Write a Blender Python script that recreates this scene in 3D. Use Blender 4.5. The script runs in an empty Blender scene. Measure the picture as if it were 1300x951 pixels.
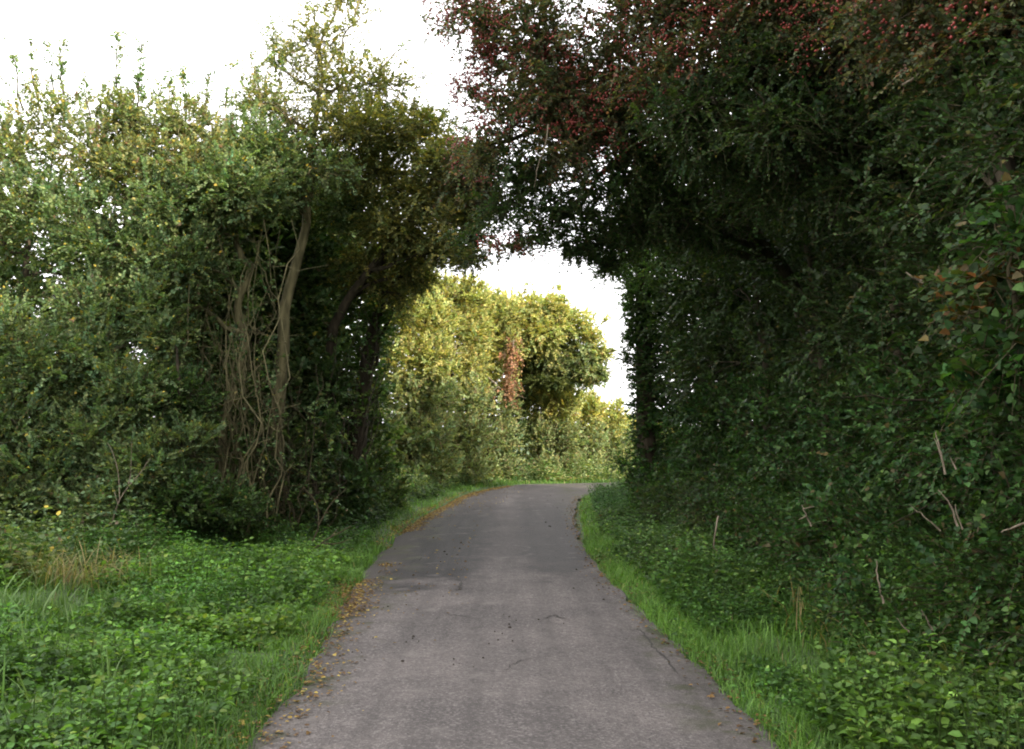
import bpy, math, random
import numpy as np
from mathutils import Vector
rng = np.random.default_rng(7)
random.seed(7)
scene = bpy.context.scene
C = scene.collection
F = 1333.0
TH = math.atan(110/F)
CAM_Z = 1.72

# ------------------------------------------------------------------ camera
cam_d = bpy.data.cameras.new('camera'); cam = bpy.data.objects.new('camera', cam_d); C.objects.link(cam)
cam.location = (0, 0, CAM_Z); cam.rotation_euler = (math.pi/2+TH, 0, 0)
cam_d.sensor_width = 36; cam_d.lens = 36*F/1300; cam_d.shift_y = -45.5/1300
cam_d.clip_end = 3000; cam_d.clip_start = 0.05
scene.camera = cam

def P(px, py, Y):
    u, v = (px-650)/F, (430-py)/F
    dy = math.cos(TH)-v*math.sin(TH); dz = math.sin(TH)+v*math.cos(TH)
    k = Y/dy
    return np.array([u*k, Y, CAM_Z+dz*k])
def G(px, py, z=0.0):
    u, v = (px-650)/F, (430-py)/F
    dy = math.cos(TH)-v*math.sin(TH); dz = math.sin(TH)+v*math.cos(TH)
    k = (z-CAM_Z)/dz
    return np.array([u*k, dy*k, z])

# ------------------------------------------------------------------ materials
def mat(name):
    m = bpy.data.materials.new(name); m.use_nodes = True
    nt = m.node_tree; nt.nodes.clear()
    return m, nt, nt.nodes, nt.links
def leaf_mat(name, rough=.5, trans=.35, spec=.35):
    m, nt, N, L = mat(name)
    out = N.new('ShaderNodeOutputMaterial'); a = N.new('ShaderNodeVertexColor'); a.layer_name = 'Col'
    p = N.new('ShaderNodeBsdfPrincipled'); t = N.new('ShaderNodeBsdfTranslucent'); mx = N.new('ShaderNodeMixShader')
    p.inputs['Roughness'].default_value = rough; p.inputs['Specular IOR Level'].default_value = spec
    geo = N.new('ShaderNodeNewGeometry'); nz = N.new('ShaderNodeTexNoise'); nz.inputs['Scale'].default_value = 60
    L.new(geo.outputs['Position'], nz.inputs['Vector'])
    hv = N.new('ShaderNodeHueSaturation'); mr = N.new('ShaderNodeMapRange')
    mr.inputs['To Min'].default_value = .6; mr.inputs['To Max'].default_value = 1.4
    L.new(nz.outputs['Fac'], mr.inputs['Value']); L.new(mr.outputs['Result'], hv.inputs['Value'])
    L.new(a.outputs['Color'], hv.inputs['Color'])
    L.new(hv.outputs['Color'], p.inputs['Base Color'])
    g = N.new('ShaderNodeMix'); g.data_type = 'RGBA'; g.blend_type = 'MULTIPLY'; g.inputs['Factor'].default_value = 1
    g.inputs[7].default_value = (1.5, 1.6, .6, 1)
    L.new(hv.outputs['Color'], g.inputs[6]); L.new(g.outputs[2], t.inputs['Color'])
    mx.inputs['Fac'].default_value = trans
    L.new(p.outputs[0], mx.inputs[1]); L.new(t.outputs[0], mx.inputs[2]); L.new(mx.outputs[0], out.inputs[0])
    return m
def bark_mat(name, c1, c2, scale=14):
    m, nt, N, L = mat(name)
    out = N.new('ShaderNodeOutputMaterial'); p = N.new('ShaderNodeBsdfPrincipled'); p.inputs['Roughness'].default_value = .9
    p.inputs['Specular IOR Level'].default_value = .2
    tc = N.new('ShaderNodeTexCoord'); mp = N.new('ShaderNodeMapping'); mp.inputs['Scale'].default_value = (1, 1, .25)
    nz = N.new('ShaderNodeTexNoise'); nz.inputs['Scale'].default_value = scale; nz.inputs['Detail'].default_value = 8
    cr = N.new('ShaderNodeValToRGB'); cr.color_ramp.elements[0].position = .35; cr.color_ramp.elements[1].position = .68
    cr.color_ramp.elements[0].color = (*c1, 1); cr.color_ramp.elements[1].color = (*c2, 1)
    bp = N.new('ShaderNodeBump'); bp.inputs['Strength'].default_value = .6; bp.inputs['Distance'].default_value = .02
    L.new(tc.outputs['Object'], mp.inputs[0]); L.new(mp.outputs[0], nz.inputs['Vector']); L.new(nz.outputs['Fac'], cr.inputs[0])
    L.new(cr.outputs[0], p.inputs['Base Color']); L.new(nz.outputs['Fac'], bp.inputs['Height']); L.new(bp.outputs[0], p.inputs['Normal'])
    L.new(p.outputs[0], out.inputs[0]); return m
M_leaf = leaf_mat('leaf', .55, .35, .2); M_ivy = leaf_mat('ivy_leaf', .5, .25, .18); M_grass = leaf_mat('grass_blade', .55, .35, .25)
M_dry = leaf_mat('dry_leaf', .75, .25, .15)
M_bark = bark_mat('bark_brown', (.022, .018, .011), (.07, .056, .036))
M_olive = bark_mat('bark_olive', (.06, .055, .027), (.21, .185, .095), 10)
M_twig = bark_mat('twig_bark', (.035, .028, .016), (.09, .075, .04), 30)
M_pale = bark_mat('dead_wood', (.09, .072, .05), (.25, .205, .15), 30)

# ------------------------------------------------------------------ mesh builder
class MB:
    def __init__(s): s.v = []; s.q = []; s.c = []; s.m = []; s.n = 0
    def add(s, v, q, c=None, mi=0):
        v = np.asarray(v, dtype=np.float32).reshape(-1, 3); q = np.asarray(q, dtype=np.int32).reshape(-1, 4)
        s.v.append(v); s.q.append(q+s.n); s.n += len(v)
        if c is None: c = np.full((len(v), 3), .1, dtype=np.float32)
        s.c.append(np.asarray(c, dtype=np.float32)); s.m.append(np.full(len(q), mi, dtype=np.int32))
    def tube(s, pts, rad, sides=6, mi=0, cap=True):
        pts = np.asarray(pts, float); n = len(pts); rad = np.broadcast_to(np.asarray(rad, float), (n,))
        t = np.gradient(pts, axis=0); t /= np.linalg.norm(t, axis=1)[:, None]+1e-9
        ref = np.array([.13, .97, .2]) if abs(t[0][1]) < .8 else np.array([.9, .1, .3])
        a = np.cross(t, ref); a /= np.linalg.norm(a, axis=1)[:, None]+1e-9; b = np.cross(t, a)
        th = np.arange(sides)*2*math.pi/sides
        v = pts[:, None, :]+rad[:, None, None]*(np.cos(th)[None, :, None]*a[:, None, :]+np.sin(th)[None, :, None]*b[:, None, :])
        i = np.arange(n-1)[:, None]*sides; j = np.arange(sides)[None, :]; k = (j+1) % sides
        q = np.stack([i+j, i+k, i+k+sides, i+j+sides], -1).reshape(-1, 4)
        s.add(v.reshape(-1, 3), q, None, mi)
    def build(s, name, mats, parent=None, origin=(0, 0, 0), smooth=False):
        v = np.concatenate(s.v); q = np.concatenate(s.q); c = np.concatenate(s.c); mi = np.concatenate(s.m)
        org = np.array(parent.location) if parent is not None else np.asarray(origin, float)
        if parent is not None and parent.parent is not None: org = org+np.array(parent.parent.location)
        v = v-org.astype(np.float32)
        me = bpy.data.meshes.new(name)
        me.vertices.add(len(v)); me.vertices.foreach_set('co', v.ravel())
        me.loops.add(q.size); me.loops.foreach_set('vertex_index', q.ravel())
        me.polygons.add(len(q)); me.polygons.foreach_set('loop_start', np.arange(0, q.size, 4, dtype=np.int32))
        me.polygons.foreach_set('material_index', mi)
        if smooth: me.polygons.foreach_set('use_smooth', np.ones(len(q), dtype=bool))
        me.update(calc_edges=True)
        at = me.color_attributes.new('Col', 'FLOAT_COLOR', 'POINT')
        at.data.foreach_set('color', np.concatenate([c, np.ones((len(c), 1), np.float32)], 1).ravel())
        for m in (mats if isinstance(mats, (list, tuple)) else [mats]): me.materials.append(m)
        o = bpy.data.objects.new(name, me); C.objects.link(o)
        if parent is None: o.location = origin
        else: o.parent = parent
        return o
def unit(a): return a/(np.linalg.norm(a, axis=-1, keepdims=True)+1e-9)
def noise3(p, f=1.0, seed=0):
    r = np.random.default_rng(seed+991); out = np.zeros(p.shape[:-1]); amp = 1; tot = 0
    for o in range(3):
        for k in range(5):
            d = unit(r.normal(size=3))*f*(2**o)*r.uniform(.7, 1.4)
            out = out+amp*np.sin(p@d*2+r.uniform(0, 6.28)); 
        tot += amp*2.2; amp *= .6
    return out/tot
def pick(pal, n):
    w = np.array([p[1] for p in pal], float); w /= w.sum()
    return np.array([p[0] for p in pal])[rng.choice(len(pal), n, p=w)]
# leaf outline templates: (along, across, lift) base, left low, left high, tip, right high, right low
T_OV = np.array([[0, 0, 0], [.3, -.36, .10], [.68, -.27, .08], [1, 0, -.08], [.68, .27, .08], [.3, .36, .10]])
T_IVY = np.array([[0, 0, 0], [.05, -.5, .06], [.6, -.34, .08], [1, 0, -.08], [.6, .34, .08], [.05, .5, .06]])
T_NET = np.array([[0, 0, 0], [.25, -.33, .08], [.6, -.22, .05], [1.1, 0, -.22], [.6, .22, .05], [.25, .33, .08]])
def leaves(mb, p, d, nrm, size, col, T=T_OV, mi=0):
    d = unit(d); b = unit(np.cross(nrm, d)); n = np.cross(d, b)
    size = np.asarray(size)[:, None, None]
    v = p[:, None, :]+size*(T[None, :, 0:1]*d[:, None, :]+T[None, :, 1:2]*b[:, None, :]+T[None, :, 2:3]*n[:, None, :])
    k = len(p); i = np.arange(k)[:, None]*6
    q = np.concatenate([i+np.array([0, 1, 2, 3]), i+np.array([0, 3, 4, 5])], 1).reshape(-1, 4)
    mb.add(v.reshape(-1, 3), q, np.repeat(col, 6, axis=0), mi)
def sprays(mb, pos, dirs, L, nl, ls, pal, T=T_OV, droop=.15, flat=.45, twig=None, var=.35, tmi=1, upz=1.0):
    S = len(pos)
    if S == 0: return
    L = L*rng.uniform(.6, 1.3, S)
    X = unit(dirs); Z = np.array([0, 0, upz])+rng.normal(size=(S, 3))*.35
    Y = unit(np.cross(Z, X)); Z = np.cross(X, Y)
    t = (np.arange(nl)[None, :]+rng.uniform(0, 1, (S, nl)))/nl*.92+.08
    side = np.where((np.arange(nl) % 2)[None, :] == 0, 1., -1.)*np.ones((S, 1))
    tt = t[..., None]
    p = pos[:, None]+X[:, None]*(L[:, None, None]*tt)-np.array([0, 0, 1.])*(droop*L[:, None, None]*tt**2)
    a = rng.normal(.95, .3, (S, nl))*np.where(t > .93, .3, 1)
    d = X[:, None]*np.cos(a)[..., None]+Y[:, None]*(side*np.sin(a))[..., None]+rng.normal(size=(S, nl, 3))*.22
    n = Z[:, None]+rng.normal(size=(S, nl, 3))*flat
    sz = ls*rng.uniform(.55, 1.25, (S, nl))*(1.1-.35*t)
    scol = rng.normal(1, var*.5, (S, 1, 1)).clip(.5, 1.8)
    shue = rng.normal(0, .06, (S, 1, 1))
    col = pick(pal, S*nl).reshape(S, nl, 3)*scol*rng.normal(1, var*.6, (S, nl, 1)).clip(.4, 2)
    col = col*(1+shue*np.array([1.5, 0, -1]))
    leaves(mb, p.reshape(-1, 3), d.reshape(-1, 3), n.reshape(-1, 3), sz.ravel(), col.reshape(-1, 3).clip(.004, .8), T)
    if twig:
        a0 = pos; a1 = pos+X*(L*.55)[:, None]-np.array([0, 0, 1.])*(droop*L*.3)[:, None]; a2 = pos+X*L[:, None]-np.array([0, 0, 1.])*(droop*L)[:, None]
        th = np.array([0, 2.1, 4.2])
        ring = np.cos(th)[None, :, None]*Y[:, None]+np.sin(th)[None, :, None]*Z[:, None]
        v = np.stack([a0[:, None]+ring*twig, a1[:, None]+ring*twig*.7, a2[:, None]+ring*twig*.25], 1).reshape(-1, 3)
        base = (np.arange(S)*9)[:, None]
        f = np.array([[i*3+j, i*3+(j+1) % 3, (i+1)*3+(j+1) % 3, (i+1)*3+j] for i in range(2) for j in range(3)]).ravel()
        mb.add(v, (base+f[None]).reshape(-1, 4), None, tmi)
def lobe(c, r, n, shell=.45, gap=-9, gf=1.2, seed=0, rough=.28):
    d = unit(rng.normal(size=(n, 3)))
    rad = rng.uniform(0, 1, n)**shell
    rad = rad*(1+rough*noise3(d, 2.2, seed)+rng.normal(0, .06, n))
    p = np.asarray(c)+d*rad[:, None]*np.asarray(r)
    keep = noise3(p, gf, seed+5) > gap
    return p[keep], d[keep]
def bend(a, b, n=6, j=.08, sag=0.0):
    a = np.asarray(a, float); b = np.asarray(b, float); t = np.linspace(0, 1, n)[:, None]
    L = np.linalg.norm(b-a); off = np.cumsum(rng.normal(size=(n, 3)), 0)*j*L/math.sqrt(n)
    off -= t*off[-1]; off[0] = 0
    return a+(b-a)*t+off+np.array([0, 0, 1.])*sag*L*np.sin(t*math.pi)
def catmull(pts, m=8):
    pts = np.asarray(pts, float); p = np.vstack([2*pts[0]-pts[1], pts, 2*pts[-1]-pts[-2]]); out = []
    for i in range(1, len(p)-2):
        for t in np.arange(m)/m:
            out.append(.5*((2*p[i])+(-p[i-1]+p[i+1])*t+(2*p[i-1]-5*p[i]+4*p[i+1]-p[i+2])*t*t+(-p[i-1]+3*p[i]-3*p[i+1]+p[i+2])*t**3))
    out.append(pts[-1]); return np.array(out)
def empty(name, loc, label, cat, group=None):
    o = bpy.data.objects.new(name, None); C.objects.link(o); o.location = tuple(float(x) for x in loc); o.empty_display_size = .3
    o['label'] = label; o['category'] = cat
    if group: o['group'] = group
    return o
def tag(o, label=None, cat=None, group=None, kind=None):
    if label: o['label'] = label
    if cat: o['category'] = cat
    if group: o['group'] = group
    if kind: o['kind'] = kind
    return o

# ------------------------------------------------------------------ palettes (albedo, some with light or shade put in)
g = lambda *a: tuple(a)
PAL_L = [((.10, .145, .06), 4), ((.075, .12, .052), 4), ((.145, .18, .075), 2), ((.30, .24, .04), .18), ((.10, .075, .045), .25)]
PAL_LTOP = [((.15, .18, .08), 4), ((.20, .20, .08), 3), ((.10, .14, .06), 3), ((.32, .26, .06), .45), ((.17, .11, .07), .5)]
PAL_Y = [((.15, .165, .055), 4), ((.22, .205, .06), 3), ((.10, .125, .045), 3), ((.32, .26, .05), .5)]
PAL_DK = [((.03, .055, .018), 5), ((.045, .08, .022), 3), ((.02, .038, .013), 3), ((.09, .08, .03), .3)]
PAL_IVY = [((.022, .055, .014), 5), ((.038, .085, .02), 4), ((.06, .12, .03), 2), ((.085, .07, .03), .4)]
PAL_IVB = [((.06, .12, .03), 5), ((.09, .15, .035), 3), ((.04, .08, .025), 3)]
PAL_HAW = [((.085, .10, .05), 4), ((.06, .08, .04), 4), ((.13, .12, .05), 2), ((.16, .08, .05), 1.8)]
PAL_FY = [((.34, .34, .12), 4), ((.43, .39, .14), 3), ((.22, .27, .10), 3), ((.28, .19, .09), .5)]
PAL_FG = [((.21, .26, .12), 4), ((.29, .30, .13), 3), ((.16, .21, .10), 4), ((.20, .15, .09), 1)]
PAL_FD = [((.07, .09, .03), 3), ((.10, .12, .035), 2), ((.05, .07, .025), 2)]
PAL_NET = [((.075, .165, .035), 4), ((.11, .22, .045), 3), ((.055, .12, .03), 3), ((.15, .22, .05), .6)]
PAL_AUT = [((.07, .10, .025), 3), ((.13, .10, .025), 2), ((.17, .075, .02), 1.5), ((.05, .09, .025), 4)]
PAL_RUS = [((.24, .12, .07), 4), ((.32, .18, .10), 2), ((.14, .075, .045), 2)]

sc_ = lambda pal, k: [(tuple(v*k for v in c), w_) for c, w_ in pal]
PAL_L = sc_(PAL_L, 1.18); PAL_LTOP = sc_(PAL_LTOP, 1.1); PAL_IVY = sc_(PAL_IVY, .9); PAL_DKL = sc_(PAL_DK, 1.5)  # left palettes raised, ivy lowered, in place of light and shade there
# ------------------------------------------------------------------ road and ground
LE = [(-1.3, -30), (-1.35, -8), (-1.38, 3)]+[tuple(G(*p)[:2]) for p in [(388, 860), (420, 800), (452, 745), (487, 700), (535, 660), (570, 640), (602, 626)]]
RE = [(1.5, -30), (1.5, -8), (1.46, 3)]+[tuple(G(*p)[:2]) for p in [(898, 860), (838, 800), (782, 745), (748, 705), (731, 668), (731, 645), (738, 632)]]
LE += [tuple(G(655, 616)[:2]), (1.3, 31.2), (3.4, 32.0), (6.5, 33.6), (10.5, 37), (15, 43), (22, 56), (40, 90)]
RE += [(2.35, 27.0), (3.2, 28.2), (4.6, 29.2), (7.8, 30.9), (12.5, 34.9), (17.3, 41), (24.5, 54.5), (42.5, 88.6)]
LE = catmull(np.array(LE), 8); RE = catmull(np.array(RE), 8)
CL = (LE+RE)/2; HW = np.linalg.norm(LE-RE, axis=1)/2
def road_dist(x, y):
    x = np.asarray(x, float); y = np.asarray(y, float); sh = x.shape; pts = np.stack([x.ravel(), y.ravel()], 1)
    best = np.full(len(pts), 1e9); side = np.zeros(len(pts))
    for i in range(len(CL)-1):
        a, b = CL[i], CL[i+1]; ab = b-a; t = (((pts-a)@ab)/(ab@ab)).clip(0, 1)
        dd = pts-(a+t[:, None]*ab); dist = np.linalg.norm(dd, axis=1)-(HW[i]*(1-t)+HW[i+1]*t)
        cr = ab[0]*dd[:, 1]-ab[1]*dd[:, 0]
        m = dist < best; best[m] = dist[m]; side[m] = np.sign(cr[m])
    return best.reshape(sh), side.reshape(sh)
def sstep(a, b, x): t = ((x-a)/(b-a)).clip(0, 1); return t*t*(3-2*t)
def height(x, y):
    d, s = road_dist(x, y)
    p = np.stack([np.asarray(x, float), np.asarray(y, float), np.zeros_like(np.asarray(x, float))], -1)
    n = noise3(p, .9, 3)*.05*sstep(0.1, .8, d)+noise3(p, .05, 4)*.5*sstep(12, 60, d)
    right = .10*sstep(.0, .5, d)+.75*sstep(.7, 2.6, d)+.3*sstep(3, 6, d)
    right = right*(1-.55*sstep(21, 27, np.asarray(y, float)))
    left = .05*sstep(0, .4, d)+.22*sstep(.8, 3.5, d)+.35*sstep(4, 8, d)
    left = left*(1-.75*sstep(27, 31, np.asarray(y, float)))
    return np.where(s > 0, left, right)+n+np.where(d < 0.02, -.06, -.01)

def gmat(name, cols, scales=(1.5, 18)):
    m, nt, N, L = mat(name)
    out = N.new('ShaderNodeOutputMaterial'); p = N.new('ShaderNodeBsdfPrincipled'); p.inputs['Roughness'].default_value = .95
    geo = N.new('ShaderNodeNewGeometry'); n1 = N.new('ShaderNodeTexNoise'); n1.inputs['Scale'].default_value = scales[0]; n1.inputs['Detail'].default_value = 8
    n2 = N.new('ShaderNodeTexNoise'); n2.inputs['Scale'].default_value = scales[1]; n2.inputs['Detail'].default_value = 8
    L.new(geo.outputs['Position'], n1.inputs[0]); L.new(geo.outputs['Position'], n2.inputs[0])
    ad = N.new('ShaderNodeMath'); ad.operation = 'ADD'; L.new(n1.outputs['Fac'], ad.inputs[0]); L.new(n2.outputs['Fac'], ad.inputs[1])
    hf = N.new('ShaderNodeMath'); hf.operation = 'MULTIPLY'; hf.inputs[1].default_value = .5; L.new(ad.outputs[0], hf.inputs[0])
    cr = N.new('ShaderNodeValToRGB'); e = cr.color_ramp.elements
    e[0].position = .36; e[0].color = (*cols[0], 1); e[1].position = .64; e[1].color = (*cols[2], 1)
    k = e.new(.5); k.color = (*cols[1], 1)
    L.new(hf.outputs[0], cr.inputs[0]); L.new(cr.outputs[0], p.inputs['Base Color'])
    b = N.new('ShaderNodeBump'); b.inputs['Distance'].default_value = .04; L.new(n2.outputs['Fac'], b.inputs['Height']); L.new(b.outputs[0], p.inputs['Normal'])
    L.new(p.outputs[0], out.inputs[0]); return m
M_ground = gmat('earth_and_moss', [(.035, .04, .016), (.04, .075, .02), (.06, .11, .03)])
ax = np.concatenate([-np.geomspace(500, 12, 40), np.linspace(-11.6, 11.6, 150), np.geomspace(12, 500, 40)])
ay = np.concatenate([-np.geomspace(300, 4, 25), np.linspace(-3, 48, 260), np.geomspace(49, 900, 40)])
gx, gy = np.meshgrid(ax, ay); gz = height(gx, gy)
nx, ny = len(ax), len(ay); ii, jj = np.meshgrid(np.arange(nx-1), np.arange(ny-1)); b0 = (jj*nx+ii).ravel()
mb = MB(); mb.add(np.stack([gx, gy, gz], -1).reshape(-1, 3), np.stack([b0, b0+1, b0+1+nx, b0+nx], 1))
tag(mb.build('ground', M_ground, smooth=True), kind='structure')

# asphalt
m, nt, N, L = mat('worn_asphalt'); M_road = m
out = N.new('ShaderNodeOutputMaterial'); p = N.new('ShaderNodeBsdfPrincipled'); L.new(p.outputs[0], out.inputs[0])
p.inputs['Specular IOR Level'].default_value = .08
geo = N.new('ShaderNodeNewGeometry')
def nz(scale, detail=6, vec=None, rough=.6):
    n = N.new('ShaderNodeTexNoise'); n.inputs['Scale'].default_value = scale; n.inputs['Detail'].default_value = detail; n.inputs['Roughness'].default_value = rough
    L.new(vec or geo.outputs['Position'], n.inputs['Vector']); return n.outputs['Fac']
def ma(op, a, b=None, clamp=False):
    n = N.new('ShaderNodeMath'); n.operation = op; n.use_clamp = clamp
    for i, x in enumerate([a, b]):
        if x is None: continue
        if isinstance(x, (int, float)): n.inputs[i].default_value = x
        else: L.new(x, n.inputs[i])
    return n.outputs[0]
def ss(x, a, b, lo=0., hi=1.):
    n = N.new('ShaderNodeMapRange'); n.interpolation_type = 'SMOOTHSTEP'; L.new(x, n.inputs['Value'])
    n.inputs['From Min'].default_value = a; n.inputs['From Max'].default_value = b; n.inputs['To Min'].default_value = lo; n.inputs['To Max'].default_value = hi
    return n.outputs['Result']
def mixc(f, a, b, mode='MIX'):
    n = N.new('ShaderNodeMix'); n.data_type = 'RGBA'; n.blend_type = mode
    if isinstance(f, (int, float)): n.inputs[0].default_value = f
    else: L.new(f, n.inputs[0])
    for i, x in ((6, a), (7, b)):
        if isinstance(x, tuple): n.inputs[i].default_value = (*x, 1)
        else: L.new(x, n.inputs[i])
    return n.outputs[2]
sep = N.new('ShaderNodeSeparateXYZ'); L.new(geo.outputs['Position'], sep.inputs[0]); px_, py_ = sep.outputs[0], sep.outputs[1]
vor = N.new('ShaderNodeTexVoronoi'); vor.inputs['Scale'].default_value = 75; L.new(geo.outputs['Position'], vor.inputs['Vector'])
sv = N.new('ShaderNodeSeparateColor'); L.new(vor.outputs['Color'], sv.inputs[0])
base = mixc(ss(nz(.9, 5), .35, .65), (.088, .080, .077), (.142, .126, .119))
base = mixc(ss(nz(11, 5), .3, .7, 0, .45), base, (.070, .064, .062))
stone = ss(sv.outputs[0], .55, 1., 0, .6)
base = mixc(stone, base, (.23, .21, .20))
base = mixc(ss(sv.outputs[1], .8, 1., 0, .6), base, (.045, .042, .042))
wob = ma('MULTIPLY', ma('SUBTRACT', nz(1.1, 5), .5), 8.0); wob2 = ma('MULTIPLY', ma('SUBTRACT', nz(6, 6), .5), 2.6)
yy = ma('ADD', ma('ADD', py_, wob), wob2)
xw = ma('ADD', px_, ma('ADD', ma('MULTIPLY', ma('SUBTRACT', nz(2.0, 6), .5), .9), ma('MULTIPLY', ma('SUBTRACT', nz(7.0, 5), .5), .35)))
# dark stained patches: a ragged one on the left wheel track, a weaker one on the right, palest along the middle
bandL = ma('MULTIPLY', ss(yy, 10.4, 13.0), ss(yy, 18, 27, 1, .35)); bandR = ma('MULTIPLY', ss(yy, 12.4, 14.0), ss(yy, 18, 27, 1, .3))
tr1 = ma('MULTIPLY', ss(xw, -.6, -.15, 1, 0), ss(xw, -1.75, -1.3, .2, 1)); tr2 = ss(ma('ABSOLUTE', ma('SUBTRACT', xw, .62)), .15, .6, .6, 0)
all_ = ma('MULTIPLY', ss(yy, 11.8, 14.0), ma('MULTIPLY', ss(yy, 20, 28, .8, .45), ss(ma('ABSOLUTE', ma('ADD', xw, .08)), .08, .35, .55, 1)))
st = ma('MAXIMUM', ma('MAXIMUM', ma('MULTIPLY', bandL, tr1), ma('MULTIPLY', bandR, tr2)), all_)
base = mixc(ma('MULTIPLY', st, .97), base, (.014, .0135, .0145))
streak = N.new('ShaderNodeMapping'); streak.inputs['Scale'].default_value = (3.2, .22, 1); L.new(geo.outputs['Position'], streak.inputs[0])
base = mixc(ss(nz(1.6, 6, streak.outputs[0]), .35, .7, 0, .45), base, (.055, .052, .050))
base = mixc(ss(nz(3.1, 8), .58, .72, 0, .5), base, (.17, .155, .145))
base = mixc(ma('MULTIPLY', ss(nz(2.3, 8), .5, .62), ss(ma('ABSOLUTE', ma('ADD', xw, .05)), .9, 1.4)), base, (.05, .055, .03))
edge = ss(ma('ABSOLUTE', ma('ADD', xw, .05)), 1.05, 1.5, 0, .4)
base = mixc(edge, base, (.055, .050, .042))
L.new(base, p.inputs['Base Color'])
rg = ma('SUBTRACT', .82, ma('MULTIPLY', st, .22)); L.new(rg, p.inputs['Roughness'])
bp = N.new('ShaderNodeBump'); bp.inputs['Strength'].default_value = .7; bp.inputs['Distance'].default_value = .006
L.new(ma('ADD', vor.outputs['Distance'], nz(40, 4)), bp.inputs['Height']); L.new(bp.outputs[0], p.inputs['Normal'])
K = 9; mb = MB(); u = np.linspace(0, 1, K)
ew = .03*np.sin(np.arange(len(LE))*1.7)+rng.normal(0, .018, len(LE))
Le = LE.copy(); Re = RE.copy(); Le[:, 0] += ew; Re[:, 0] -= np.roll(ew, 3)
Pz = (.03*(1-(2*u-1)**2)+.004)
V = Le[:, None]*(1-u)[None, :, None]+Re[:, None]*u[None, :, None]
V = np.concatenate([V, np.broadcast_to(Pz[None, :, None], V.shape[:2]+(1,))], 2)
n_ = len(LE); i_, j_ = np.meshgrid(np.arange(K-1), np.arange(n_-1)); b0 = (j_*K+i_).ravel()
mb.add(V.reshape(-1, 3), np.stack([b0, b0+1, b0+1+K, b0+K], 1))
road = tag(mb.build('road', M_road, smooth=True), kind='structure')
def roadz(x, y):
    i = np.argmin(np.abs(CL[:, 1]-y)); uu = min(max((x-LE[i, 0])/(RE[i, 0]-LE[i, 0]+1e-6), 0), 1); return .03*(1-(2*uu-1)**2)+.004
# cracks: thin strips lying on the asphalt
m2, nt2, N2, L2 = mat('crack_dirt'); o2 = N2.new('ShaderNodeOutputMaterial'); p2 = N2.new('ShaderNodeBsdfPrincipled')
p2.inputs['Base Color'].default_value = (.03, .027, .024, 1); p2.inputs['Roughness'].default_value = 1; L2.new(p2.outputs[0], o2.inputs[0])
def crack(pix, w=.012):
    pts = catmull(np.array([G(*q) for q in pix]), 7)[:, :2]; pts = pts+rng.normal(0, .014, pts.shape)
    t = np.gradient(pts, axis=0); nn = unit(np.stack([-t[:, 1], t[:, 0]], 1)); ww = .8*w*rng.uniform(.25, 1.2, len(pts)); ww[0] = ww[-1] = .001
    a = pts+nn*ww[:, None]; b = pts-nn*ww[:, None]
    z = np.array([roadz(*q)+.004 for q in pts]); n = len(pts)
    v = np.stack([np.column_stack([a, z]), np.column_stack([b, z])], 1).reshape(-1, 3)
    i = np.arange(n-1)*2; mb = MB(); mb.add(v, np.stack([i, i+1, i+3, i+2], 1)); mb.build('crack', M_crack, road)
M_crack = m2
crack([(862, 858), (846, 838), (828, 822), (818, 806), (806, 800)], .012)
crack([(800, 800), (812, 808), (830, 812)], .006)
crack([(580, 755), (586, 745), (574, 732), (582, 722)], .02)
crack([(478, 752), (484, 742), (500, 738), (512, 736)], .013)
crack([(690, 790), (704, 786), (716, 790)], .014)
crack([(560, 784), (580, 786), (604, 790)], .008)
crack([(438, 778), (450, 776), (462, 777)], .012)
crack([(640, 858), (660, 846), (676, 842)], .006)

# ------------------------------------------------------------------ plants
def wood_tree(mb, trunk, lobes, sides=8, lim=.35, subs=7, rlimb=.045):
    """trunk: list of (point, radius); limbs run from the trunk to every lobe, then fork"""
    tp = catmull(np.array([t[0] for t in trunk]), 5); tr = np.interp(np.linspace(0, 1, len(tp)), np.linspace(0, 1, len(trunk)), [t[1] for t in trunk])
    tp = tp+rng.normal(0, .012, tp.shape); mb.tube(tp, tr, sides)
    for (c, r, *_ ) in lobes:
        c = np.asarray(c)
        if np.asarray(r).min() < .24:
            for k in range(subs//2): mb.tube(bend(c+unit(rng.normal(size=3))*np.asarray(r)*.3+np.array([0, 0, .15]), c+unit(rng.normal(size=3))*np.asarray(r), 5, .12), np.linspace(.006, .002, 5), 3)
            continue
        dd = np.linalg.norm(tp-c, axis=1)+(np.arange(len(tp)) < len(tp)*lim)*3+np.maximum(0, tp[:, 2]-c[2]+.3)*1.5
        i = int(np.argmin(dd)); r0 = min(rlimb, tr[i]*.7)
        pth = bend(tp[i], c, 7, .1, .06); mb.tube(pth, np.linspace(r0, r0*.35, 7), 5)
        for k in range(subs):
            e = c+unit(rng.normal(size=3)+np.array([0, 0, .25]))*np.asarray(r)*rng.uniform(.55, 1.05)
            s = pth[rng.integers(3, 7)]; q = bend(s, e, 6, .12, .05); mb.tube(q, np.linspace(r0*.35, .003, 6), 4)
            for kk in range(2):
                e2 = q[rng.integers(2, 5)]+rng.normal(size=3)*.35*np.mean(r); mb.tube(bend(q[2], e2, 4, .12), np.linspace(r0*.16, .002, 4), 3)
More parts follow.
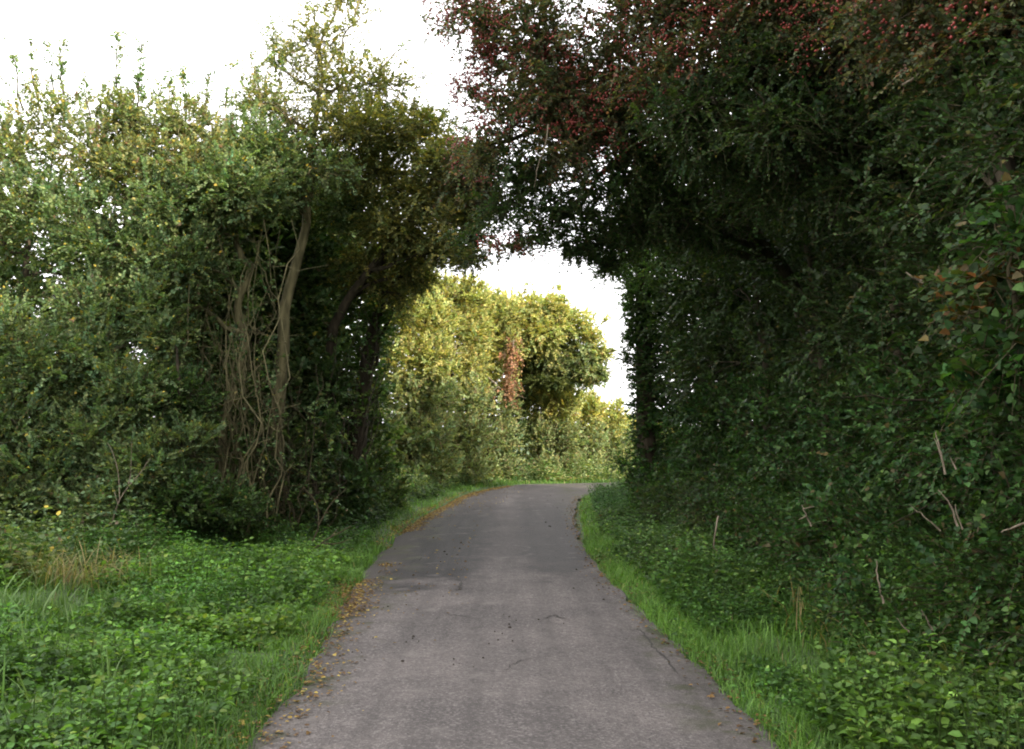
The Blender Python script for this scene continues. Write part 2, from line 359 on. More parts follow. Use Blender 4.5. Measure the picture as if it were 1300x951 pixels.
def plant(name, label, cat, base, trunk, lobes, pal, leaf=.05, nl=16, slen=.35, bark=None, lmat=None, group=None,
          T=T_OV, shell=.5, gap=-9., upw=.35, rlimb=.045, subs=7, twig=.004, droop=.15, shoots=(), flat=.45, extra=None, jit=.45, var=.35, gf=1.2):
    """lobes: (centre, radii, number of sprays[, palette])"""
    bark = bark or M_bark; lmat = lmat or M_leaf
    root = empty(name, base, label, cat, group)
    w = MB(); wood_tree(w, trunk, lobes, rlimb=rlimb, subs=subs); cr = MB()
    for k, lb in enumerate(lobes):
        c, r, n = lb[:3]; pl = lb[3] if len(lb) > 3 and lb[3] else pal
        pts, d = lobe(c, r, n, shell, gap, gf, seed=int(rng.integers(1e6)))
        dr = d*1.0+np.array([0, 0, upw])+rng.normal(size=d.shape)*jit
        sprays(cr, pts-unit(dr)*slen*.5, dr, slen, nl, leaf, pl, T, droop, flat, twig, var)
    for (a, b, n) in shoots:
        n = int(n*2.2)
        q = bend(a, b, 9, .05, .02); w.tube(q, np.linspace(.018, .006, 9), 4)
        f = rng.uniform(.1, 1, n)*8; i = f.astype(int).clip(0, 7); fr = (f-i)[:, None]; pp = q[i]*(1-fr)+q[i+1]*fr
        dr = unit(rng.normal(size=(n, 3)))+unit(np.asarray(b)-np.asarray(a))*.9
        sprays(cr, pp, dr, slen*.6, max(5, nl//2), leaf, pal, T, droop, flat, twig*.8, var)
    w.build('trunk', bark, root, smooth=True)
    cr.build('crown', [lmat, M_twig], root)
    if extra: extra(root)
    return root
def gz1(x, y): return float(height(np.array([x]), np.array([y]))[0])
def base_of(px, py, Y):
    q = P(px, py, Y); return np.array([q[0], q[1], gz1(q[0], q[1])-.03])
def Lb(px, py, Y, rx, ry=None, rz=None, n=200, pal=None): return (P(px, py, Y), (rx, ry or rx, rz or rx), n, pal)

# ---------- left side, tall trees
def lefttree(label, base, tr, lobes, shoots, pal=PAL_L, dm=3.5, **k):
    lobes = [(l[0], l[1], int(l[2]*(dm if l[0][2] < 5.6 else dm*.95)), l[3] if len(l) > 3 else None) for l in lobes]; k['leaf'] *= 1.02
    b = base_of(*base); pts = [(b, tr[0][3])]+[(P(*t[:3]), t[3]) for t in tr[1:]]
    return plant('hedgerow_tree', label, 'tree', b, pts, lobes, pal, shoots=[(P(*a), P(*c), n) for a, c, n in shoots], **k)
lefttree('sparse pale green tree at the far left with sky showing through its yellowish top', (30, 690, 15.5), [(0, 0, 0, .09), (30, 420, 15.6, .06), (40, 260, 15.6, .03)],
    [Lb(15, 190, 15.5, .9, 1, .7, 130, PAL_LTOP), Lb(75, 150, 15.6, .6, .9, .6, 90, PAL_LTOP), Lb(-40, 280, 15.5, 1, 1, .9, 150, PAL_LTOP), Lb(45, 270, 15.3, .9, 1, .7, 190), Lb(20, 390, 15.8, 1, .8, .7, 100), Lb(90, 330, 15.6, .7, .9, .8, 110),
     Lb(-60, 420, 15.2, 1.1, 1, 1.1, 200)],
    [((30, 140, 15.5), (12, 50, 15.5), 8), ((50, 140, 15.5), (38, 52, 15.3), 7), ((80, 120, 15.5), (78, 55, 15.5), 12), ((70, 140, 15.5), (60, 60, 15.5), 8), ((5, 170, 15.5), (-10, 110, 15.5), 8)],
    leaf=.055, nl=14, slen=.30, gap=-.5, upw=.6)
lefttree('pale green tree with two thin upright leafy shoots above its top', (150, 690, 15.2), [(0, 0, 0, .10), (155, 450, 15.3, .07), (160, 250, 15.4, .03)],
    [Lb(160, 150, 15.2, .45, .7, .45, 80, PAL_LTOP), Lb(130, 200, 15.2, .7, .9, .6, 130, PAL_LTOP), Lb(185, 220, 15, .7, .9, .6, 150, PAL_LTOP), Lb(140, 300, 14.8, .9, 1, .8, 240), Lb(200, 330, 14.8, .7, .9, .8, 190), Lb(120, 400, 14.6, .8, .9, .7, 170)],
    [((155, 170, 15.2), (150, 40, 15.2), 16), ((172, 160, 15.2), (180, 55, 15.2), 18), ((120, 190, 15.2), (108, 100, 15.2), 10), ((195, 190, 15.2), (205, 110, 15.2), 10)],
    leaf=.055, nl=15, slen=.30, gap=-.8, upw=.6)
lefttree('broad green tree with a crooked bare lower stem behind the twig thicket', (300, 670, 15.2),
    [(0, 0, 0, .075), (282, 560, 15.1, .07), (300, 480, 15, .065), (312, 430, 15, .06), (300, 390, 15, .06), (318, 345, 15, .055), (300, 310, 15, .045), (298, 240, 15.2, .03)],
    [Lb(235, 170, 15, .6, .9, .55, 110, PAL_LTOP), Lb(265, 215, 14.8, .8, .9, .6, 210, PAL_LTOP), Lb(225, 265, 14.6, .7, .9, .6, 190), Lb(300, 240, 14.5, .75, .9, .55, 220), Lb(240, 330, 14.4, .6, .7, .6, 170), Lb(330, 190, 15, .7, .8, .5, 160), Lb(200, 390, 14.2, .5, .6, .6, 110)],
    [((240, 150, 15), (232, 95, 15), 9), ((260, 160, 15), (262, 100, 15), 9), ((225, 160, 15), (212, 92, 15), 8), ((290, 180, 15), (286, 118, 15), 8)],
    bark=M_olive, leaf=.052, nl=16, slen=.30, gap=-.8, upw=.5)
lefttree('tallest left tree with an open airy top and a pale olive trunk', (355, 670, 16),
    [(0, 0, 0, .12), (350, 560, 15.8, .11), (358, 450, 15.6, .10), (364, 380, 15.6, .085), (388, 285, 15.7, .07), (395, 190, 16, .055), (410, 100, 16.2, .035)],
    [Lb(400, 50, 16, .7, .9, .55, 62, PAL_Y), Lb(452, 30, 16.2, .6, .8, .55, 58, PAL_Y), Lb(350, 80, 16, .65, .8, .5, 62, PAL_LTOP), Lb(330, 130, 15.6, .6, .8, .45, 70, PAL_LTOP), Lb(430, 110, 16, .8, .9, .5, 90, PAL_Y), Lb(490, 100, 16.2, .6, .8, .5, 60, PAL_Y),
     Lb(370, 160, 15.6, .8, .9, .5, 160, PAL_LTOP), Lb(450, 165, 15.8, .9, 1, .45, 210, PAL_Y), Lb(400, 215, 15.4, .7, .9, .4, 150), Lb(350, 215, 15.2, .6, .8, .4, 140), Lb(450, -20, 16.4, .7, .8, .5, 50, PAL_Y), Lb(370, 250, 15.4, .5, .6, .35, 80)],
    [((400, 60, 16), (395, -20, 16), 6), ((450, 20, 16), (470, -40, 16), 6), ((350, 90, 16), (345, 30, 16), 7), ((330, 120, 15.6), (318, 70, 15.6), 7), ((500, 110, 16.2), (545, 95, 16.2), 6), ((480, 90, 16), (515, 55, 16), 6)],
    bark=M_olive, leaf=.05, nl=13, slen=.30, gap=-.35, upw=.35, subs=9)
lefttree('yellow green tree whose dark branches arch up to the right over the lane', (430, 655, 18),
    [(0, 0, 0, .13), (425, 560, 17.8, .12), (418, 470, 17.6, .10), (430, 400, 17.4, .08), (480, 330, 17, .06), (530, 270, 16.6, .045), (575, 215, 16.2, .025)],
    [Lb(520, 165, 16.4, .8, .9, .45, 190, PAL_Y), Lb(570, 205, 16, .6, .8, .4, 150, PAL_Y), Lb(480, 220, 16.6, .8, .9, .5, 210, PAL_Y), Lb(545, 250, 16.4, .7, .9, .45, 190, PAL_Y), Lb(500, 295, 16.8, .7, .9, .45, 190, PAL_Y), Lb(440, 260, 17, .7, .8, .5, 160),
     Lb(585, 280, 15.8, .5, .7, .4, 130, PAL_Y), Lb(560, 315, 16.4, .4, .6, .3, 100, PAL_Y), Lb(605, 215, 15.4, .5, .7, .4, 120, PAL_HAW), Lb(530, 350, 17.5, .35, .5, .3, 80, PAL_Y), Lb(595, 325, 15.6, .35, .5, .2, 40, PAL_Y),
     Lb(525, 320, 17.2, .45, .7, .4, 90, PAL_Y), Lb(460, 340, 17.6, .6, .8, .4, 130, PAL_Y), Lb(600, 245, 15.6, .5, .7, .4, 100, PAL_HAW), Lb(505, 365, 18.2, .4, .6, .4, 80, PAL_Y)],
    [((570, 190, 16), (600, 165, 16), 6), ((550, 160, 16.4), (575, 130, 16.4), 6)],
    leaf=.05, nl=16, slen=.30, gap=-.8, upw=.15, subs=9, rlimb=.05)
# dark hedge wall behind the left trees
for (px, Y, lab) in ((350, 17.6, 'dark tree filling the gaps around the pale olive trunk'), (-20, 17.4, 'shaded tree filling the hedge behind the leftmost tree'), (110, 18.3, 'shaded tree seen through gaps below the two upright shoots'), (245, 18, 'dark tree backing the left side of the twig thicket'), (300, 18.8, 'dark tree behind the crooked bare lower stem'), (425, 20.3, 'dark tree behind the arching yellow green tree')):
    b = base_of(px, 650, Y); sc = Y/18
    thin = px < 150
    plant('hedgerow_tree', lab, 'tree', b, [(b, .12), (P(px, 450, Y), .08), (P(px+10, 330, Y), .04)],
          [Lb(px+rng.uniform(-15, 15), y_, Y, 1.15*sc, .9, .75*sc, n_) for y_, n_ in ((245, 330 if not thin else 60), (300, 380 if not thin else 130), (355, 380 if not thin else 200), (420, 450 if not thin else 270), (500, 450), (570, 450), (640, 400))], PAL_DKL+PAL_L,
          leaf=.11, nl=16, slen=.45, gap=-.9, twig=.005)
# ---------- left low bushes
def bush(label, px, Y, spans, pal, leaf=.05, n=260, cat='bush', name='hedge_bush', lmat=None, T=T_OV, group=None, base_py=690, **k):
    b = base_of(px, base_py, Y)
    lobes = [Lb(x, y, yy_, rx, ry, rz, int(n*f*2.3), pl) for (x, y, yy_, rx, ry, rz, f, pl) in spans]
    return plant(name, label, cat, b, [(b, .05), (b+np.array([.05, 0, .6]), .04), (P(px, spans[0][1]+20, Y), .02)], lobes, pal, leaf=leaf, lmat=lmat, T=T, group=group, **k)
bush('dense green bush at the left edge behind the tan grass tuft', 30, 13.6, [(0, 430, 13.6, .8, .8, .6, 1, None), (60, 470, 13.5, .7, .8, .6, 1, None), (10, 540, 13.2, .8, .8, .6, 1.2, None), (70, 600, 13.2, .8, .8, .6, 1.2, None), (0, 640, 13, .8, .8, .5, 1.1, None), (-70, 560, 13, .8, .8, .9, 1, None)], PAL_L, nl=16, slen=.3, gap=-.6, upw=.4)
bush('mid green bush behind the bleached forked branch', 150, 13.6, [(130, 450, 13.8, .6, .7, .55, .9, None), (175, 500, 13.6, .6, .7, .5, 1, None), (120, 550, 13.3, .65, .7, .5, 1, None), (180, 590, 13.1, .6, .7, .5, 1, None), (140, 640, 12.9, .7, .7, .45, 1.1, None)], PAL_L, nl=16, slen=.3, gap=-.6, upw=.4)
bush('dark leafy bush at the left foot of the twig thicket', 225, 13.6, [(215, 430, 14, .35, .5, .4, .4, None), (225, 510, 13.8, .45, .6, .45, .7, PAL_DKL), (235, 570, 13.5, .5, .6, .45, .8, None), (225, 630, 13.2, .6, .6, .4, .9, PAL_DKL), (290, 640, 13.6, .5, .6, .3, .5, PAL_DKL)], PAL_L, nl=16, slen=.28, gap=-.55, upw=.4)
# ---------- twig thicket
def thicket(label, pxs, top, bot, Y, n, m, r=.012, group=None, name='bare_shrub', lean=0):
    c = base_of(sum(pxs)/2, bot, Y); root = empty(name, c, label, 'shrub', group); mb = MB()
    for k in range(n):
        x0 = rng.uniform(*pxs); yb = bot+rng.uniform(-10, 20); yt = rng.uniform(*top); yy_ = Y+rng.uniform(-.6, .6)
        a = P(x0, yb, yy_); a[2] = gz1(a[0], a[1])-.02; b = P(x0+rng.normal(lean, 22), yt, yy_+rng.normal(0, .4)); q = bend(a, b, 11, .1)
        rr = r*rng.uniform(.4, 1.4); mb.tube(q, np.linspace(rr, rr*.3, 11), 5)
        for j in range(4):
            i = rng.integers(2, 10); e = q[i]+np.array([rng.normal(0, .35), rng.normal(0, .25), rng.uniform(-.05, .6)]); mb.tube(bend(q[i], e, 6, .16), np.linspace(rr*.5, .0015, 6), 4)
    mb.build('stem', m, root, smooth=True)
    nn = n*8; pp = np.array([[rng.uniform(pxs[0]-10, pxs[1]+10), rng.uniform(top[0]+60, bot-10), Y+rng.uniform(-.7, .5)] for _ in range(nn)]); pp = np.array([P(*q_) for q_ in pp]); pp = pp[noise3(pp, 1.6, 55) > -.1]
    lf = MB(); sprays(lf, pp, rng.normal(size=pp.shape)+[0, -.5, .2], .26, 10, .055, PAL_L+PAL_DKL, T_OV, .2, .5, .003); lf.build('foliage', [M_leaf, M_twig], root); return root
thicket('thicket of thin bare olive twigs left of the pale olive trunk', (240, 345), (260, 480), 665, 15, 56, M_olive)
thicket('dense bare brown stems at the foot of the pale olive trunk', (280, 420), (440, 600), 668, 15.6, 36, M_twig, .010)
thicket('dark bare stems right of the pale olive trunk', (375, 470), (300, 520), 655, 17.6, 18, M_bark, .012, lean=15)
# hanging vines + leafy understorey in thicket
bush('shaded ivy patch low down between the trunks on the left', 400, 16.4, [(330, 610, 15.6, .5, .5, .3, .35, None), (400, 560, 16.6, .5, .5, .6, .5, None), (420, 480, 17.2, .4, .5, .6, .4, None), (390, 640, 16, .7, .6, .3, .6, None), (450, 620, 17, .6, .6, .5, .7, None), (300, 540, 15.6, .4, .4, .5, .22, None)], PAL_DKL, leaf=.055, nl=16, slen=.28, lmat=M_ivy, T=T_IVY, name='ivy_patch', cat='ivy', gap=-.3, base_py=660)
# ivy clad trunk at left edge of the gap
def ivy_trunk(name, label, pts, radii, r_ivy, n, pal, leaf=.055, bark=None, extra_lobes=(), fork=()):
    b = pts[0]; root = empty(name, b, label, 'tree'); w = MB(); tp = catmull(np.array(pts), 8); tr = np.interp(np.linspace(0, 1, len(tp)), np.linspace(0, 1, len(pts)), radii)
    w.tube(tp, tr, 9)
    for (a, e, r0) in fork: w.tube(bend(a, e, 8, .08), np.linspace(r0, r0*.2, 8), 5)
    w.build('trunk', bark or M_bark, root, smooth=True)
    iv = MB(); f = rng.uniform(0, 1, n)**.8*(len(tp)-1.01); i = f.astype(int); pp = tp[i]+(tp[i+1]-tp[i])*(f-i)[:, None]
    a = rng.uniform(0, 6.283, n); d = np.stack([np.cos(a), np.sin(a), rng.normal(.1, .3, n)], 1)
    rr = np.interp(f/(len(tp)-1), np.linspace(0, 1, len(r_ivy)), r_ivy)*rng.uniform(.5, 1.15, n)*(1+.35*noise3(pp, 1.5, 11))
    sprays(iv, pp+d*rr[:, None]*.6, d+np.array([0, 0, .2])+rng.normal(size=(n, 3))*.3, .22, 9, leaf, pal, T_IVY, .3, .5, .003)
    iv.build('ivy', [M_ivy, M_twig], root)
    if extra_lobes:
        cr = MB()
        for lb in extra_lobes:
            q, d = lobe(lb[0], lb[1], lb[2], .5, -.5, 1.3, int(rng.integers(1e6))); dr = d+np.array([0, 0, .2])+rng.normal(size=d.shape)*.45
            sprays(cr, q-unit(dr)*.15, dr, .32, 14, .05, lb[3] or pal, T_OV, .15, .45, .004)
        cr.build('crown', [M_leaf, M_twig], root)
    return root
ivy_trunk('ivy_covered_tree', 'ivy covered leaning trunk where the left trees end and the sunny hedge begins',
    [base_of(452, 640, 19.5), P(455, 540, 19.5), P(468, 450, 19.4), P(482, 390, 19.3), P(500, 330, 19)], [.2, .17, .13, .09, .04], [.5, .45, .4, .35, .3], 800, PAL_IVB,
    extra_lobes=[Lb(490, 450, 20, .35, .5, .5, 60, PAL_IVB), Lb(485, 530, 20.4, .4, .5, .5, 80, PAL_IVB), Lb(510, 400, 20, .3, .4, .35, 50, PAL_Y), Lb(480, 590, 20.4, .5, .5, .4, 90, PAL_IVB), Lb(535, 360, 20, .25, .4, .3, 30, PAL_IVB), Lb(510, 360, 20, .3, .4, .3, 40, PAL_Y)],
    fork=[(P(460, 500, 19.5), P(520, 330, 19.2), .05), (P(455, 560, 19.5), P(490, 470, 20), .03)])

# ---------- far sunlit hedge, left of the bend
def farshrub(label, px, Y, top, w, n, pal, pal2, group=None, bot=604, name='hedge_shrub', ry=1.0):
    b = base_of(px, 600, Y); k = Y/F; lobes = []
    ys = np.linspace(top+12, bot-12, max(3, int((bot-top)*k/.85)))
    for i, y in enumerate(ys):
        f = i/(len(ys)-1); pl = pal if f < .42 else pal2  # sunlit top and shaded lower face put into the leaf colours
        for s in (-.6, 0, .6): lobes.append(Lb(px+s*w*.6+rng.uniform(-4, 4), y, Y+rng.uniform(-.3, .3), w*.40*k, ry*.8, .65, int(n/len(ys)*1.35), pl))
    sh = []
    for j in range(int(w/3)):
        x = px+rng.uniform(-.5, .5)*w; sh.append((P(x, top+20, Y), P(x+rng.uniform(-2, 6), top-rng.uniform(0, 16), Y), 7))
    return plant(name, label, 'shrub', b, [(b, .07), (P(px, (top+bot)/2, Y), .05), (P(px, top+25, Y), .02)], lobes, pal, leaf=.072, nl=20, slen=.38, group=group, gap=-1.2, upw=.7, twig=.006, subs=2, shoots=sh, shell=.33)
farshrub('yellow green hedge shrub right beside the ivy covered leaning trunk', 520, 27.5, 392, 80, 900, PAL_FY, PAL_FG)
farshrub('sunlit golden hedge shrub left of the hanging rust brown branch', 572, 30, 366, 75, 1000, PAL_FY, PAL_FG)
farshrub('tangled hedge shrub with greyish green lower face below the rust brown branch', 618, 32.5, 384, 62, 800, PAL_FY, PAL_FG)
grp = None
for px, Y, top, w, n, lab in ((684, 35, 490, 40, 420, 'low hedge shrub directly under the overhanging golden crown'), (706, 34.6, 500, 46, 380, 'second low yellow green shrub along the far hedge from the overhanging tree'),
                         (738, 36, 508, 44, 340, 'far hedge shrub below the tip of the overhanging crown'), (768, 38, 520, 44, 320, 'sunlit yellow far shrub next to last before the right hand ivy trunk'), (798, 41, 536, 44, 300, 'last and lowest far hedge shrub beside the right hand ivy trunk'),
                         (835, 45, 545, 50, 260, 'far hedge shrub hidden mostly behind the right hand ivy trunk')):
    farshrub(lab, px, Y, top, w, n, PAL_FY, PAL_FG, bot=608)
# overhanging tree
b = base_of(642, 600, 34)
plant('overhanging_tree', 'golden leaved tree leaning right over the lane above the far hedge', 'tree', b,
    [(b, .22), (P(642, 550, 34), .2), (P(650, 500, 34), .17), (P(668, 450, 33.8), .12), (P(700, 420, 33.6), .07)],
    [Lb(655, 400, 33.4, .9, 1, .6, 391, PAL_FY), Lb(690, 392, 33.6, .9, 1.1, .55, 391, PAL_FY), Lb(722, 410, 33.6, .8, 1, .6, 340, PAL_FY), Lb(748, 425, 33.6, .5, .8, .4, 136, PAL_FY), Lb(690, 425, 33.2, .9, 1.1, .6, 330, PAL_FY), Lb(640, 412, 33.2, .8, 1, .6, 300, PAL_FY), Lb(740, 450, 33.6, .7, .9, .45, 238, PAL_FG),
     Lb(700, 445, 33.8, .9, 1, .6, 374, PAL_FG), Lb(670, 465, 34, .7, .8, .55, 272, PAL_FD), Lb(715, 470, 33.8, .8, 1, .4, 255, PAL_FG), Lb(762, 448, 33.6, .35, .6, .22, 110, PAL_FY), Lb(755, 468, 33.6, .5, .7, .2, 110, PAL_FG), Lb(765, 478, 33.6, .3, .5, .12, 40, PAL_FG), Lb(700, 482, 33.4, .9, .8, .22, 260, PAL_FD), Lb(668, 440, 33.3, .5, .7, .4, 200, PAL_FY), Lb(745, 482, 33.6, .5, .8, .2, 90, PAL_FG), Lb(748, 472, 33.6, .5, .8, .3, 119, PAL_FG), Lb(648, 540, 34, .4, .5, .8, 200, PAL_DK), Lb(650, 590, 34, .4, .5, .6, 150, PAL_DK), Lb(656, 500, 34.2, .45, .7, .7, 221, PAL_FD), Lb(640, 440, 33.8, .5, .8, .7, 221, PAL_FY), Lb(620, 392, 33, .7, .9, .5, 255, PAL_FY)],  # dark underside and trunk hollow lobes: shade put into leaf colour
    PAL_FY, leaf=.09, nl=18, slen=.45, upw=.2, gap=-1.2, twig=.006, subs=6, rlimb=.06, shoots=[(P(755, 420, 33.6), P(772, 405, 33.6), 6), (P(745, 445, 33.6), P(770, 455, 33.6), 6), (P(690, 390, 33.6), P(712, 368, 33.6), 6), (P(660, 380, 33.4), P(672, 358, 33.4), 6)])
# rust brown dead branch hanging
q = catmull(np.array([P(652, 432, 31.7), P(650, 455, 31.6), P(648, 480, 31.6), P(644, 500, 31.6)]), 5)
w = MB(); w.tube(q, np.linspace(.03, .006, len(q)), 5); root = empty('dead_branch', q[0], 'dead branch with rust brown withered leaves hanging from the golden tree', 'branch')
w.build('stem', M_pale, root, smooth=True); lf = MB(); n = 150; pp = q[rng.integers(0, len(q), n)]+rng.normal(size=(n, 3))*[.12, .1, .12]
sprays(lf, pp, rng.normal(size=(n, 3))*.5+[0, 0, -1], .3, 7, .09, PAL_RUS, T_OV, .3, .7, .004); lf.build('withered_leaves', [M_dry, M_twig], root)
for a, e, lab in (((640, 500, 31.6), (612, 470, 31.3), 'bare pale branch jutting from the far hedge below the rust brown leaves'), ((640, 455, 32), (655, 428, 32.2), 'short pale branch beside the top of the rust brown leaves'), ((570, 470, 29), (582, 432, 29), 'thin pale branch on the face of the golden hedge shrub')):
    a = P(*a); e = P(*e); root = empty('bare_branch', a, lab, 'branch'); w = MB(); qq = bend(a, e, 7, .08); w.tube(qq, np.linspace(.035, .008, 7), 5)
    for k in range(4): s = qq[rng.integers(1, 6)]; w.tube(bend(s, s+rng.normal(size=3)*.35, 4, .1), np.linspace(.014, .003, 4), 4)
    w.build('stem', M_pale, root, smooth=True)

# ---------- right side
def W(x, y, z): return np.array([x, y, z])
rt = 'right'
def rshrub(label, Y, lobes, pal=PAL_IVY, leaf=.043, n=1.0, T=T_IVY, lm=None, nl=15, x=4.0, **k):
    b = W(x, Y, gz1(x, Y)-.05)
    return plant('hedge_bush', label, 'bush', b, [(b, .08), (W(x, Y, 2.5), .06), (W(x-.2, Y, 4.2), .03)],
        [(W(*l[:3]), l[3:6], int(l[6]*n*2.1), pal if l[2] < 2.4 else PAL_DK) for l in lobes], pal, leaf=leaf, nl=nl, slen=.26, T=T, lmat=lm or M_ivy, gap=-1.2, upw=.2, shell=.22, subs=4, jit=.5, droop=.3, **k)  # upper lobes get darker leaves, painting the shade inside the hedge
def col(Y, x, ry, zs=(.8, 1.7, 2.7, 3.8, 4.9), rx=1.35, n=330, dx=0.):
    return [(x+(i*dx)+rng.uniform(-.15, .15), Y+rng.uniform(-.2, .2), z, rx, ry, .85, n) for i, z in enumerate(zs)]
rshrub('bush closing the gap just beyond the right hand ivy trunk', 22.6, col(22.4, 4.0, 1.3, (.7, 1.7, 2.7, 3.8, 4.9, 5.9), rx=1.15, n=330), leaf=.07, x=4.1)
rshrub('ivy draped bush at the far end of the right hedge behind the ivy trunk', 19.5, col(19.3, 3.8, 1.5, (.8, 1.7, 2.7, 3.8, 4.9, 6), rx=1.3, n=330), leaf=.052)
rshrub('dark ivy bush in the right hedge next nearer than the ivy trunk', 16.5, col(16.4, 3.75, 1.6, (.8, 1.7, 2.7, 3.8, 4.9, 6), n=330), leaf=.05)
rshrub('deeply shaded ivy bush under the middle of the berry tree', 13.5, col(13.4, 3.7, 1.6, n=340, dx=.22), leaf=.048)
rshrub('shaded green bush with a small patch of sky showing through on the right', 10.8, col(10.6, 3.7, 1.5, n=380, dx=.26))
rshrub('bushy ivy mass above the nettles on the right bank', 8.3, col(8.1, 3.75, 1.3, (.8, 1.7, 2.6, 3.6), n=520, dx=.15))
rshrub('nearest ivy bush at the right edge of the picture', 6.2, col(6.0, 3.75, 1.1, (.9, 1.7, 2.5, 3.4), n=620), leaf=.038)
# ivy covered trunk at gap's right edge
ivy_trunk('ivy_covered_tree', 'dark upright ivy covered trunk forming the right edge of the bright gap',
    [base_of(822, 610, 20.5), P(820, 520, 20.5), P(818, 430, 20.5), P(816, 350, 20.5), P(812, 280, 20.4), P(830, 200, 20)], [.2, .19, .17, .15, .13, .08], [.42, .34, .36, .48, .4, .4], 2600, PAL_IVY,
    extra_lobes=[Lb(778, 335, 19, .38, .5, .32, 130, PAL_IVB), Lb(792, 385, 19.6, .25, .4, .25, 60, PAL_IVB), Lb(795, 455, 20, .2, .4, .22, 36, PAL_DK), Lb(788, 338, 19.6, .4, .5, .3, 90, PAL_IVB), Lb(800, 370, 19.8, .3, .5, .3, 60, PAL_IVB), Lb(780, 305, 19.2, .5, .6, .4, 120, PAL_IVB), Lb(797, 430, 20, .22, .4, .35, 45, PAL_DK), Lb(793, 590, 20, .3, .5, .3, 60, PAL_IVY), Lb(840, 300, 19, .7, .7, .5, 110, PAL_DK), Lb(805, 400, 20.3, .22, .4, .4, 40, PAL_DK), Lb(835, 600, 20.2, .5, .6, .4, 150, PAL_IVY), Lb(812, 560, 20.8, .3, .4, .4, 70, PAL_IVB), Lb(830, 340, 18.5, .45, .5, .4, 120, PAL_IVB), Lb(860, 230, 18, 1, 1, .7, 180, PAL_DK), Lb(855, 400, 19.5, .6, .6, .9, 140, PAL_IVB)],
    fork=[(P(816, 350, 20.5), P(790, 300, 19.6), .05)])
# hawthorns
def berries(root, lobes, n):
    mb = MB(); oc = np.array([[1, 0, 0], [0, 1, 0], [-1, 0, 0], [0, -1, 0], [0, 0, 1], [0, 0, -1.]])
    P_ = []
    for c, r in lobes:
        k = n//len(lobes); d = unit(rng.normal(size=(k, 3))+[-.3, -.8, -.1]); c0 = np.asarray(c)+d*np.asarray(r)*rng.uniform(.75, 1.12, (k, 1))
        c0 = c0[noise3(c0, 1.6, 77) > -.25]
        P_.append((c0[:, None]+rng.normal(size=(len(c0), 6, 3))*.036).reshape(-1, 3))
    p = np.concatenate(P_); s = rng.uniform(.0085, .0125, len(p)); th = [0, math.pi/3, 2*math.pi/3, math.pi, 4*math.pi/3, 5*math.pi/3]
    ring = []
    for z, r in ((-.95, .35), (-.35, .95), (.4, .92), (.95, .3)): ring += [[r*math.cos(t), r*math.sin(t), z] for t in th]
    ring = np.array(ring); v = p[:, None]+ring[None]*s[:, None, None]
    f = [[i*6+j, i*6+(j+1) % 6, (i+1)*6+(j+1) % 6, (i+1)*6+j] for i in range(3) for j in range(6)]+[[18, 19, 20, 21], [18, 21, 22, 23], [3, 2, 1, 0], [5, 4, 3, 0]]
    f = np.array(f).ravel(); q = ((np.arange(len(p))*24)[:, None]+f[None]).reshape(-1, 4)
    c = pick([((.22, .03, .022), 3), ((.15, .022, .015), 3), ((.28, .05, .035), 1)], len(p)); mb.add(v.reshape(-1, 3), q, np.repeat(c, 24, axis=0))
    tag(mb.build('berries', M_berry, root, smooth=True), kind='stuff')
M_berry = leaf_mat('berry_skin', .3, .05, .5)
def haw(label, base, tr, lobes, nb, group=None, **k):
    b = W(*base[:2], gz1(*base[:2])-.05)
    r = plant('hawthorn_tree', label, 'tree', b, [(b, tr[0])]+[(P(*t[:3]), t[3]) for t in tr[1:]], lobes, PAL_HAW, leaf=.045, nl=17, slen=.32, gap=-.55, upw=.1, subs=10, rlimb=.07, twig=.004, droop=.25, shell=.5, group=group, **k)
    berries(r, [(l[0], l[1]) for l in lobes if l[3] is PAL_HAW or l[3] is None], nb); return r
H = PAL_HAW
